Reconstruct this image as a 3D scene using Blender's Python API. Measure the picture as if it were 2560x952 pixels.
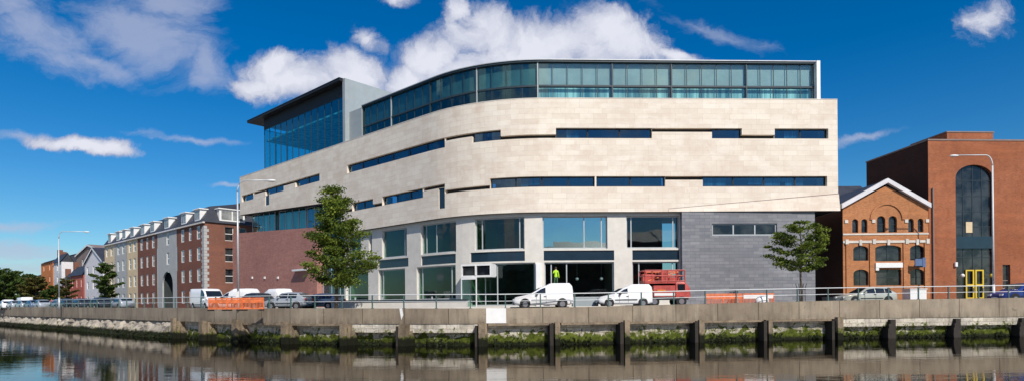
import bpy, math, random
from mathutils import Vector, Matrix, noise as mnoise
random.seed(7)
R = math.radians
for o in list(bpy.data.objects): bpy.data.objects.remove(o)
scene = bpy.context.scene
col = scene.collection

# ------------------------------------------------------------------ camera, sun, sky, exposure
F = 1500.0; CX = 1280.0; HY = 755.0; ROLL = 0.0087; EYE = 3.0      # photograph pixels, metres
cam = bpy.data.objects.new('camera', bpy.data.cameras.new('camera')); col.objects.link(cam)
cam.location = (0, 0, EYE); cam.rotation_euler = (R(90), ROLL, 0)
cam.data.lens = 36 * F / 2560; cam.data.sensor_width = 36
cam.data.shift_y = (HY - 476) / 2560; cam.data.clip_start = 0.1; cam.data.clip_end = 9000
scene.camera = cam
SUN_EL = R(42); SX, SY = 0.42, -0.907                                # direction to the sun
sun = bpy.data.objects.new('sun', bpy.data.lights.new('sun', 'SUN')); col.objects.link(sun)
sun.data.energy = 4.7; sun.data.angle = R(0.53); sun.data.color = (1.0, 0.94, 0.85)
sdir = Vector((SX * math.cos(SUN_EL), SY * math.cos(SUN_EL), math.sin(SUN_EL)))
sun.rotation_euler = sdir.to_track_quat('Z', 'Y').to_euler(); sun.location = (40, -60, 60)
scene.view_settings.view_transform = 'Standard'; scene.view_settings.look = 'None'
scene.view_settings.exposure = 0.0; scene.view_settings.gamma = 1.0
scene.view_settings.use_curve_mapping = False

world = bpy.data.worlds.new('World'); scene.world = world; world.use_nodes = True
def build_world():
    nt = world.node_tree; N = nt.nodes; L = nt.links; N.clear()
    out = N.new('ShaderNodeOutputWorld'); bg = N.new('ShaderNodeBackground'); bg.inputs['Strength'].default_value = 0.072
    L.new(bg.outputs[0], out.inputs[0])
    sky = N.new('ShaderNodeTexSky'); sky.sky_type = 'NISHITA'; sky.sun_disc = False
    sky.sun_elevation = SUN_EL; sky.sun_rotation = math.atan2(SX, SY)
    sky.air_density = 1.0; sky.dust_density = 0.35; sky.ozone_density = 3.0
    hs = N.new('ShaderNodeHueSaturation'); hs.inputs['Saturation'].default_value = 1.5; hs.inputs['Hue'].default_value = 0.5
    hs.inputs['Value'].default_value = 1.0
    L.new(sky.outputs[0], hs.inputs['Color'])
    tint = N.new('ShaderNodeMix'); tint.data_type = 'RGBA'; tint.blend_type = 'MULTIPLY'; tint.inputs[0].default_value = 1; tint.inputs[7].default_value = (1.0, 1.28, 1.42, 1)
    L.new(hs.outputs[0], tint.inputs[6])
    tc = N.new('ShaderNodeTexCoord'); sep = N.new('ShaderNodeSeparateXYZ'); L.new(tc.outputs['Generated'], sep.inputs[0])
    def m(op, a, b=None, c=None, clamp=False):
        n = N.new('ShaderNodeMath'); n.operation = op; n.use_clamp = clamp
        for i, v in enumerate((a, b, c)):
            if v is None: continue
            if isinstance(v, (int, float)): n.inputs[i].default_value = v
            else: L.new(v, n.inputs[i])
        return n.outputs[0]
    x, y, z = sep.outputs
    ya = m('MAXIMUM', m('ABSOLUTE', y), 0.05)
    u = m('DIVIDE', x, ya); v = m('DIVIDE', z, ya)
    cb = N.new('ShaderNodeCombineXYZ'); L.new(u, cb.inputs[0]); L.new(v, cb.inputs[1]); L.new(m('SIGN', y), cb.inputs[2])
    def noise(scale, detail, rough, vec, dist=0.0):
        n = N.new('ShaderNodeTexNoise'); n.inputs['Scale'].default_value = scale; n.inputs['Detail'].default_value = detail
        n.inputs['Roughness'].default_value = rough; n.inputs['Distortion'].default_value = dist; L.new(vec, n.inputs['Vector']); return n
    nw = noise(7.0, 9, 0.62, cb.outputs[0])
    sub = N.new('ShaderNodeVectorMath'); sub.operation = 'SUBTRACT'; L.new(nw.outputs['Color'], sub.inputs[0]); sub.inputs[1].default_value = (.5, .5, .5)
    scl = N.new('ShaderNodeVectorMath'); scl.operation = 'MULTIPLY'; L.new(sub.outputs[0], scl.inputs[0]); scl.inputs[1].default_value = (.12, .07, 0)
    wv = N.new('ShaderNodeVectorMath'); wv.operation = 'ADD'; L.new(cb.outputs[0], wv.inputs[0]); L.new(scl.outputs[0], wv.inputs[1])
    def ell(px, py, rx, ry, rot=0, amp=1.0):
        mp = N.new('ShaderNodeMapping'); mp.vector_type = 'TEXTURE'; L.new(wv.outputs[0], mp.inputs['Vector'])
        mp.inputs['Location'].default_value = ((px - CX) / F, (HY - py) / F, 1)
        mp.inputs['Rotation'].default_value = (0, 0, R(rot)); mp.inputs['Scale'].default_value = (rx / F, ry / F, 1)
        ln = N.new('ShaderNodeVectorMath'); ln.operation = 'LENGTH'; L.new(mp.outputs[0], ln.inputs[0])
        return m('MULTIPLY', m('SUBTRACT', 1.0, ln.outputs['Value']), amp)
    def group(lst):
        a = None
        for e in lst:
            q = ell(*e); a = q if a is None else m('MAXIMUM', a, q)
        return a
    fb = noise(11.0, 13, 0.68, wv.outputs[0], 0.5); fbm = m('SUBTRACT', fb.outputs['Fac'], 0.5)
    thick = group([(760, 195, 215, 78, -4), (700, 160, 90, 52), (880, 185, 100, 74, -35), (640, 205, 90, 40),
                   (1220, 80, 125, 95), (1400, 115, 240, 88), (1090, 135, 125, 70), (1010, 195, 70, 55), (1560, 100, 170, 75, -20),
                   (1690, 140, 90, 26, -10), (1160, 30, 60, 50), (915, 95, 55, 30, -35, .6), (1000, 0, 62, 30, 0, .7), (2475, 55, 110, 55, 15, .55),
                   (1300, 170, 330, 100), (210, 355, 170, 24, -4), (270, 365, 110, 30, -12)])
    wisp = group([(110, 65, 260, 95, -24), (370, 60, 250, 140, -12, 1.3), (510, 150, 90, 70, -55), (420, 10, 160, 70, 0, 1.3), (30, 10, 130, 60), (240, 140, 170, 40, -22),
                  (90, 335, 170, 18, -3), (20, 610, 330, 40, -6, 1.2), (0, 550, 200, 22, 0), (60, 660, 500, 50, 0, .8), (2170, 350, 120, 15, 14), (1780, 80, 200, 26, -20, .6), (560, 452, 60, 9, 0),
                  (500, 350, 200, 16, -6)])
    # broken cloud over the half of the sky behind the viewer
    nb = noise(1.6, 7, 0.6, cb.outputs[0]); back = m('MULTIPLY', m('SUBTRACT', nb.outputs['Fac'], 0.52), 4.0)
    isb = m('LESS_THAN', y, 0.0)
    thick = m('ADD', m('MULTIPLY', thick, m('SUBTRACT', 1.0, isb)), m('MULTIPLY', back, isb))
    wisp = m('SUBTRACT', wisp, m('MULTIPLY', isb, 5.0))
    def ss(val, a, b):
        mr = N.new('ShaderNodeMapRange'); mr.interpolation_type = 'SMOOTHSTEP'; L.new(val, mr.inputs[0])
        mr.inputs[1].default_value = a; mr.inputs[2].default_value = b; return mr.outputs[0]
    d1 = m('ADD', thick, m('MULTIPLY', fbm, 1.5)); a1 = ss(d1, 0.0, 0.50)
    fw = noise(5.0, 9, 0.68, wv.outputs[0], 0.8)
    mpw = N.new('ShaderNodeMapping'); L.new(wv.outputs[0], mpw.inputs[0]); mpw.inputs['Rotation'].default_value = (0, 0, R(28)); mpw.inputs['Scale'].default_value = (1, 2.3, 1)
    L.new(mpw.outputs[0], fw.inputs['Vector'])
    d2 = m('ADD', wisp, m('MULTIPLY', m('SUBTRACT', fw.outputs['Fac'], 0.5), 2.2)); a2 = m('MULTIPLY', ss(d2, 0.0, 1.0), 0.62)
    # relief inside the cloud: brighter where the puffs are dense
    sh = noise(14.0, 7, 0.6, wv.outputs[0], 0.3)
    br = m('ADD', ss(d1, 0.1, 0.9), m('MULTIPLY', m('SUBTRACT', sh.outputs['Fac'], 0.5), 1.3), clamp=True)
    ramp = N.new('ShaderNodeMix'); ramp.data_type = 'RGBA'; L.new(br, ramp.inputs[0])
    ramp.inputs[6].default_value = (5.6, 6.2, 8.4, 1); ramp.inputs[7].default_value = (10.8, 11.1, 12.4, 1)
    mx2 = N.new('ShaderNodeMix'); mx2.data_type = 'RGBA'; L.new(a2, mx2.inputs[0]); L.new(tint.outputs[2], mx2.inputs[6]); mx2.inputs[7].default_value = (6.6, 7.2, 9.4, 1)
    mx1 = N.new('ShaderNodeMix'); mx1.data_type = 'RGBA'; L.new(a1, mx1.inputs[0]); L.new(mx2.outputs[2], mx1.inputs[6]); L.new(ramp.outputs[2], mx1.inputs[7])
    L.new(mx1.outputs[2], bg.inputs['Color'])
build_world()

# ------------------------------------------------------------------ materials
MATS = {}
class NT:
    def __init__(s, name):
        s.m = bpy.data.materials.new(name); s.m.use_nodes = True; s.t = s.m.node_tree; s.N = s.t.nodes; s.L = s.t.links
        s.b = s.N['Principled BSDF']; s.out = s.N['Material Output']; MATS[name] = s.m
    def n(s, ty, **kw):
        x = s.N.new(ty)
        for k, v in kw.items(): setattr(x, k, v)
        return x
    def val(s, sock, v):
        if hasattr(v, 'is_linked') or isinstance(v, bpy.types.NodeSocket): s.L.new(v, sock)
        else: sock.default_value = v
    def uv(s): return s.n('ShaderNodeTexCoord').outputs['UV']
    def pos(s): return s.n('ShaderNodeNewGeometry').outputs['Position']
    def noise(s, scale, detail=5, rough=.6, vec=None, dist=0, vs=None):
        x = s.n('ShaderNodeTexNoise'); x.inputs['Scale'].default_value = scale; x.inputs['Detail'].default_value = detail
        x.inputs['Roughness'].default_value = rough; x.inputs['Distortion'].default_value = dist
        v = vec if vec is not None else s.pos()
        if vs:
            mp = s.n('ShaderNodeMapping'); mp.inputs['Scale'].default_value = vs; s.L.new(v, mp.inputs[0]); v = mp.outputs[0]
        s.L.new(v, x.inputs['Vector']); return x.outputs['Fac']
    def mix(s, f, a, b, mode='MIX'):
        x = s.n('ShaderNodeMix', data_type='RGBA', blend_type=mode)
        s.val(x.inputs[0], f)
        for i, c in ((6, a), (7, b)):
            s.val(x.inputs[i], c if isinstance(c, bpy.types.NodeSocket) else (*c[:3], 1))
        return x.outputs[2]
    def rng(s, v, a, b, c=0, d=1, smooth=False):
        x = s.n('ShaderNodeMapRange'); s.L.new(v, x.inputs[0])
        if smooth: x.interpolation_type = 'SMOOTHSTEP'
        for i, q in enumerate((a, b, c, d)): x.inputs[i + 1].default_value = q
        return x.outputs[0]
    def math(s, op, a, b):
        x = s.n('ShaderNodeMath', operation=op); s.val(x.inputs[0], a); s.val(x.inputs[1], b); return x.outputs[0]
    def bump(s, h, strength=.3, dist=.02):
        x = s.n('ShaderNodeBump'); x.inputs['Strength'].default_value = strength; x.inputs['Distance'].default_value = dist
        s.L.new(h, x.inputs['Height']); s.L.new(x.outputs[0], s.b.inputs['Normal'])
    def base(s, c, rough=.7, metal=0, spec=.5):
        s.val(s.b.inputs['Base Color'], c if isinstance(c, bpy.types.NodeSocket) else (*c, 1))
        s.val(s.b.inputs['Roughness'], rough); s.b.inputs['Metallic'].default_value = metal
        s.b.inputs['Specular IOR Level'].default_value = spec
def plain(name, c, rough=.6, metal=0, var=.25, scale=1.3, spec=.5):
    t = NT(name); n = t.noise(scale, 6, .65)
    d = tuple(v * (1 - var) for v in c); e = tuple(min(1, v * (1 + var * .45)) for v in c)
    t.base(t.mix(t.rng(n, .3, .7), d, e), rough, metal, spec); return t.m
def brickmat(name, c1, c2, mortar, w=.225, h=.075, ms=.01, stain=.35, big=.25, rough=.85, bumpd=.008):
    t = NT(name); b = t.n('ShaderNodeTexBrick'); b.offset = .5
    t.L.new(t.uv(), b.inputs['Vector']); b.inputs['Scale'].default_value = 1
    b.inputs['Brick Width'].default_value = w; b.inputs['Row Height'].default_value = h; b.inputs['Mortar Size'].default_value = ms
    b.inputs['Mortar Smooth'].default_value = .2; b.inputs['Bias'].default_value = 0
    b.inputs['Color1'].default_value = (*c1, 1); b.inputs['Color2'].default_value = (*c2, 1); b.inputs['Mortar'].default_value = (*mortar, 1)
    n = t.noise(.22, 5, .65); n2 = t.noise(2.2, 6, .7, vs=(1, 1, .35)); n3 = t.noise(.5, 4, .6, vs=(.25, .25, 3.0))
    c = t.mix(t.rng(n, .35, .65, 0, big), b.outputs['Color'], (c1[0] * .45, c1[1] * .45, c1[2] * .45))
    c = t.mix(t.rng(n2, .5, .8, 0, stain), c, (c2[0] * .5, c2[1] * .55, c2[2] * .6))
    c = t.mix(t.rng(n3, .5, .75, 0, .3), c, tuple(min(1, v * 1.35) for v in c1))
    t.base(c, rough, 0, .3); t.bump(b.outputs['Fac'], .5, -bumpd); return t.m
def glassmat(name, tint, refl=.10, rough=.02, gl=(.9, .95, 1)):
    t = NT(name); t.N.remove(t.b)
    tr = t.n('ShaderNodeBsdfTransparent'); tr.inputs[0].default_value = (*tint, 1)
    g = t.n('ShaderNodeBsdfGlossy'); g.inputs['Color'].default_value = (*gl, 1); g.inputs['Roughness'].default_value = rough
    wob = t.noise(.35, 2, .5); bp = t.n('ShaderNodeBump'); bp.inputs['Strength'].default_value = .25; bp.inputs['Distance'].default_value = .05
    t.L.new(wob, bp.inputs['Height']); t.L.new(bp.outputs[0], g.inputs['Normal'])
    geo = t.n('ShaderNodeNewGeometry'); dp = t.n('ShaderNodeVectorMath', operation='DOT_PRODUCT'); t.L.new(geo.outputs['Incoming'], dp.inputs[0]); t.L.new(geo.outputs['Normal'], dp.inputs[1])
    sch = t.math('MULTIPLY', t.math('POWER', t.math('SUBTRACT', 1.0, t.math('ABSOLUTE', dp.outputs['Value'], 0)), 4.0), .9)
    f = t.math('ADD', sch, refl + .04); mx = t.n('ShaderNodeMixShader'); t.L.new(f, mx.inputs[0])
    t.L.new(tr.outputs[0], mx.inputs[1]); t.L.new(g.outputs[0], mx.inputs[2]); t.L.new(mx.outputs[0], t.out.inputs[0]); return t.m

def travertine():
    t = NT('travertine'); b = t.n('ShaderNodeTexBrick'); b.offset = .37; b.offset_frequency = 3
    t.L.new(t.uv(), b.inputs['Vector']); b.inputs['Scale'].default_value = 1
    b.inputs['Brick Width'].default_value = 1.25; b.inputs['Row Height'].default_value = .475; b.inputs['Mortar Size'].default_value = .008
    b.inputs['Bias'].default_value = 0
    b.inputs['Color1'].default_value = (.82, .735, .62, 1); b.inputs['Color2'].default_value = (.72, .62, .51, 1); b.inputs['Mortar'].default_value = (.52, .44, .355, 1)
    c = t.mix(t.rng(t.noise(.3, 6, .7), .44, .66, 0, .6), b.outputs['Color'], (.62, .50, .40))
    c = t.mix(t.rng(t.noise(.9, 6, .7, vs=(.6, .6, 1.8)), .48, .66, 0, .45), c, (.84, .78, .69))
    c = t.mix(t.rng(t.noise(.55, 7, .75, vs=(1.2, 1.2, .9), dist=.5), .54, .74, 0, .5), c, (.58, .43, .33))
    t.base(c, .75, 0, .3); t.bump(t.noise(4, 6, .7, vs=(1, 1, 3)), .15, .02)
travertine()
brickmat('orange_brick', (.44, .13, .048), (.30, .08, .032), (.34, .19, .12), big=.55, stain=.55)
brickmat('shaded_brick', (.065, .022, .015), (.045, .016, .011), (.05, .03, .022), big=.5)  # brick darkened so the colour itself carries the shade of the side walls
brickmat('yellow_brick', (.56, .215, .075), (.40, .13, .045), (.42, .27, .16), big=.4, stain=.5)
brickmat('red_brown_brick', (.25, .088, .052), (.18, .062, .04), (.22, .15, .12), big=.35)
brickmat('pink_brick', (.46, .21, .165), (.36, .15, .12), (.42, .27, .23), w=.45, h=.15, ms=.014, big=.3, stain=.35)
brickmat('grey_limestone', (.27, .27, .285), (.19, .195, .215), (.15, .155, .17), w=.9, h=.3, ms=.018, stain=.4, big=.35)
plain('pale_pillar_stone', (.67, .63, .565), .7, var=.12)
plain('grey_panel', (.33, .37, .38), .5, var=.1)
plain('dark_metal', (.025, .035, .042), .4, var=.3)
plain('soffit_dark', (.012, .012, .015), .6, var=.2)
plain('window_frame_grey', (.42, .45, .46), .4, var=.1)
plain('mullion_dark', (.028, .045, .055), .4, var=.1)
plain('white_paint', (.80, .79, .77), .5, var=.08)
plain('cream_render', (.68, .53, .33), .8, var=.15)
plain('grey_render', (.43, .43, .42), .8, var=.12)
plain('white_render', (.70, .68, .69), .8, var=.15)
plain('orange_render', (.62, .20, .05), .8, var=.12)
plain('brown_render', (.24, .18, .16), .8, var=.2)
plain('red_render', (.48, .12, .08), .8, var=.2)
plain('blue_render', (.10, .16, .30), .8, var=.2)
plain('limestone_trim', (.64, .59, .52), .8, var=.2)
plain('slate', (.042, .045, .058), .55, var=.35, scale=.8)
plain('navy_spandrel', (.012, .03, .05), .15, var=.2, spec=.6)
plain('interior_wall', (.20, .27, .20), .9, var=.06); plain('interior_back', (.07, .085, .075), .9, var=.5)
plain('interior_floor', (.16, .13, .11), .8)
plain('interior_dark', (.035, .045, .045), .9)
plain('blind_dark', (.13, .17, .175), .8, var=.35, scale=.5)
plain('blind_grey', (.34, .40, .41), .8, var=.2, scale=.6)
plain('galvanised', (.55, .57, .58), .45, .3, var=.15)
plain('rail_white', (.66, .68, .68), .45, var=.1)
plain('post_green', (.07, .13, .12), .5, var=.2)
plain('black_rubber', (.015, .015, .016), .8)
plain('car_black_glass', (.012, .016, .022), .06, var=.2, spec=.8)
plain('silver_trim', (.5, .5, .52), .3, .8, var=.1)
plain('white_car_paint', (.80, .80, .80), .25, var=.04)
plain('silver_car_paint', (.42, .46, .50), .28, .35, var=.06)
plain('champagne_car_paint', (.50, .51, .44), .3, .3, var=.06)
plain('dark_car_paint', (.035, .045, .06), .25, var=.1)
plain('blue_car_paint', (.02, .045, .22), .22, var=.1)
plain('slate_blue_car_paint', (.12, .17, .26), .25, .2, var=.1)
plain('red_truck_paint', (.50, .075, .06), .5, var=.4, scale=2.5)
plain('orange_plastic', (.78, .19, .06), .6, var=.4, scale=4)
plain('white_plastic', (.78, .76, .74), .5, var=.1)
plain('yellow_paint', (.72, .50, .04), .45, var=.15)
plain('red_lamp', (.6, .03, .02), .3)
plain('amber_lamp', (.7, .25, .03), .3)
plain('headlight_glass', (.6, .62, .65), .1, spec=.8)
plain('timber_and_shade_dark', (.035, .028, .022), .9, var=.4, scale=3)  # dark timber, also the colour of the painted pier shade
plain('bark', (.11, .085, .06), .9, var=.4, scale=6)
plain('skin', (.5, .3, .22), .6); plain('hivis_fabric', (.45, .75, .03), .8, var=.1); plain('dark_fabric', (.03, .05, .05), .9)
plain('green_fabric', (.06, .14, .06), .9); plain('red_fabric', (.55, .05, .07), .9, var=.1); plain('hair', (.04, .025, .015), .8)
plain('aluminium', (.6, .6, .6), .4, .5, var=.1)
glassmat('glass_green', (.72, .88, .79), .0)
glassmat('glass_sky', (.60, .72, .74), .30, gl=(.85, 1, 1))
glassmat('glass_teal', (.70, .89, .89), .03, gl=(.6, .9, .9))
glassmat('glass_pale', (.90, .97, .96), .03, gl=(.8, .95, .95))
glassmat('glass_tower', (.62, .92, .93), .07, gl=(.45, .95, 1))
glassmat('glass_blue', (.45, .62, .72), .06, gl=(.6, .85, 1))
glassmat('glass_clear', (.72, .80, .80), .0)
def house_glass():
    t = NT('house_glass'); n = t.noise(.8, 3, .5)
    t.base(t.mix(t.rng(n, .4, .6), (.008, .01, .014), (.045, .048, .05)), .06, 0, .5)
house_glass()
plain('curtained_glass', (.30, .31, .30), .2, var=.7, scale=.5)
def curtain():
    t = NT('teal_curtain'); n = t.noise(1.2, 4, .7, vs=(1, 1, .03)); n2 = t.noise(5, 3, .7, vs=(1, 1, .02))
    c = t.mix(t.rng(n, .4, .62), (.04, .16, .22), (.46, .74, .74)); c = t.mix(t.rng(n2, .5, .7, 0, .5), c, (.10, .26, .30)); t.base(c, .9)
curtain()
def asphalt():
    t = NT('asphalt'); a = t.noise(.4, 6, .6); b = t.noise(60, 2, .6)
    c = t.mix(t.rng(a, .35, .7), (.055, .055, .057), (.09, .088, .085)); c = t.mix(t.rng(b, .4, .7, 0, .4), c, (.12, .12, .12)); t.base(c, .9, 0, .3)
    t.bump(b, .2, .01)
asphalt()
def pave():
    t = NT('paving'); b = t.n('ShaderNodeTexBrick'); t.L.new(t.pos(), b.inputs['Vector']); b.inputs['Scale'].default_value = 1
    b.inputs['Brick Width'].default_value = .6; b.inputs['Row Height'].default_value = .6; b.inputs['Mortar Size'].default_value = .008
    b.inputs['Color1'].default_value = (.40, .39, .37, 1); b.inputs['Color2'].default_value = (.32, .31, .30, 1); b.inputs['Mortar'].default_value = (.2, .2, .19, 1)
    c = t.mix(t.rng(t.noise(.6, 6, .6), .4, .7, 0, .4), b.outputs[0], (.24, .23, .22)); t.base(c, .85)
pave()
def concrete():
    t = NT('quay_concrete'); st = t.noise(1.6, 6, .7, vs=(1, 1, .12)); g = t.noise(.35, 5, .6); f = t.noise(9, 5, .7)
    c = t.mix(t.rng(g, .35, .65), (.37, .305, .225), (.25, .20, .148))
    c = t.mix(t.rng(st, .5, .72, 0, .65), c, (.13, .105, .08)); c = t.mix(t.rng(st, .42, .25, 0, .5), c, (.56, .50, .41))
    c = t.mix(t.rng(f, .5, .75, 0, .35), c, (.18, .15, .12))
    b = t.n('ShaderNodeTexBrick'); t.L.new(t.uv(), b.inputs['Vector']); b.inputs['Scale'].default_value = 1; b.inputs['Brick Width'].default_value = 3.3; b.inputs['Row Height'].default_value = 9; b.inputs['Mortar Size'].default_value = .03; b.offset = 0
    b.inputs['Color1'].default_value = (1, 1, 1, 1); b.inputs['Color2'].default_value = (.86, .85, .83, 1); b.inputs['Mortar'].default_value = (.35, .32, .29, 1)
    c = t.mix(1.0, c, b.outputs[0], 'MULTIPLY')
    z = t.n('ShaderNodeSeparateXYZ'); t.L.new(t.pos(), z.inputs[0]); dr = t.noise(2.6, 5, .8, vs=(1, 1, .05))
    c = t.mix(t.math('MULTIPLY', t.rng(z.outputs[2], 2.1, 1.55), t.rng(dr, .42, .7, 0, .9)), c, (.09, .075, .055))
    c = t.mix(t.rng(t.noise(1.3, 6, .8, dist=1.0), .58, .66, 0, .6), c, (.14, .11, .08))
    t.base(c, .9, 0, .3); t.bump(f, .4, .03)
concrete()
def algae(name, stonec, lo=.15, hi=1.15, block=True):
    t = NT(name); z = t.n('ShaderNodeSeparateXYZ'); t.L.new(t.pos(), z.inputs[0]); zz = z.outputs[2]
    n1 = t.noise(1.1, 6, .7); n2 = t.noise(3.5, 6, .75); n3 = t.noise(.8, 6, .7, vs=(1, 1, .2)); n5 = t.noise(2.2, 4, .8, dist=.6)
    c = t.mix(t.rng(n1, .4, .65), stonec, tuple(v * .55 for v in stonec))
    if block:
        b = t.n('ShaderNodeTexBrick'); t.L.new(t.uv(), b.inputs['Vector']); b.inputs['Scale'].default_value = 1; b.inputs['Brick Width'].default_value = .95
        b.inputs['Row Height'].default_value = .4; b.inputs['Mortar Size'].default_value = .035; b.inputs['Mortar Smooth'].default_value = .6
        b.inputs['Color1'].default_value = (1, 1, 1, 1); b.inputs['Color2'].default_value = (.72, .7, .66, 1); b.inputs['Mortar'].default_value = (.5, .48, .45, 1)
        c = t.mix(.8, c, b.outputs[0], 'MULTIPLY')
    c = t.mix(t.rng(n3, .5, .75, 0, .8), c, (.07, .055, .04))
    h = t.math('ADD', zz, t.math('MULTIPLY', t.math('SUBTRACT', n5, .5), 2.6))
    h = t.math('ADD', h, t.math('MULTIPLY', t.math('SUBTRACT', n1, .5), 1.4))
    g = t.mix(t.rng(n2, .35, .7), (.03, .045, .005), (.13, .155, .02))
    c = t.mix(t.rng(h, hi, hi - .3), c, g)
    h2 = t.math('ADD', zz, t.math('MULTIPLY', t.math('SUBTRACT', n2, .5), .55))
    c = t.mix(t.rng(h2, lo + .2, lo), c, (.012, .013, .006))
    t.base(c, .9, 0, .2); t.bump(n2, .8, .12)
algae('quay_lower_stone', (.78, .71, .60), .14, 1.0)
algae('pier_concrete', (.31, .24, .165), .45, .75, False)
algae('rubble_stone', (.50, .44, .36), .45, .55, False)
def water():
    t = NT('river_water')
    n1 = t.noise(.35, 3, .5, vs=(1, 2.4, 1), dist=.3); n2 = t.noise(2.2, 3, .55, vs=(.6, 2.2, 1)); n3 = t.noise(.05, 3, .5)
    h = t.math('ADD', t.math('MULTIPLY', n1, 1.0), t.math('MULTIPLY', n2, .25))
    t.base((.012, .014, .010), .025, 0, .5); t.b.inputs['IOR'].default_value = 1.33
    gl = t.n('ShaderNodeBsdfGlossy'); gl.inputs['Roughness'].default_value = .012; gl.inputs['Color'].default_value = (.58, .57, .55, 1)
    fr = t.n('ShaderNodeFresnel'); fr.inputs['IOR'].default_value = 1.4
    bp = t.n('ShaderNodeBump'); bp.inputs['Strength'].default_value = .085; bp.inputs['Distance'].default_value = .09; t.L.new(h, bp.inputs['Height'])
    for nn in (gl, fr, t.b): t.L.new(bp.outputs[0], nn.inputs['Normal'])
    mx = t.n('ShaderNodeMixShader'); t.L.new(t.rng(fr.outputs[0], .02, .75, .1, 1), mx.inputs[0]); t.L.new(t.b.outputs[0], mx.inputs[1]); t.L.new(gl.outputs[0], mx.inputs[2])
    t.L.new(mx.outputs[0], t.out.inputs[0])
water()
def leafmat(name, a, b):
    t = NT(name); ri = t.n('ShaderNodeAttribute', attribute_name='tone'); n = t.noise(.9, 3, .6)
    c = t.mix(ri.outputs['Fac'], a, b); c = t.mix(t.rng(n, .4, .7, 0, .4), c, tuple(v * .5 for v in a)); t.base(c, .6, 0, .3)
    tr = t.n('ShaderNodeBsdfTranslucent'); t.L.new(c, tr.inputs[0]); mx = t.n('ShaderNodeMixShader'); mx.inputs[0].default_value = .32
    t.L.new(t.b.outputs[0], mx.inputs[1]); t.L.new(tr.outputs[0], mx.inputs[2]); t.L.new(mx.outputs[0], t.out.inputs[0])
leafmat('green_leaves', (.032, .068, .008), (.25, .31, .038))
leafmat('wet_weed', (.016, .026, .003), (.08, .095, .01))
leafmat('far_green_leaves', (.03, .06, .010), (.10, .15, .025))
leafmat('autumn_leaves', (.05, .06, .012), (.16, .13, .03))

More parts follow.
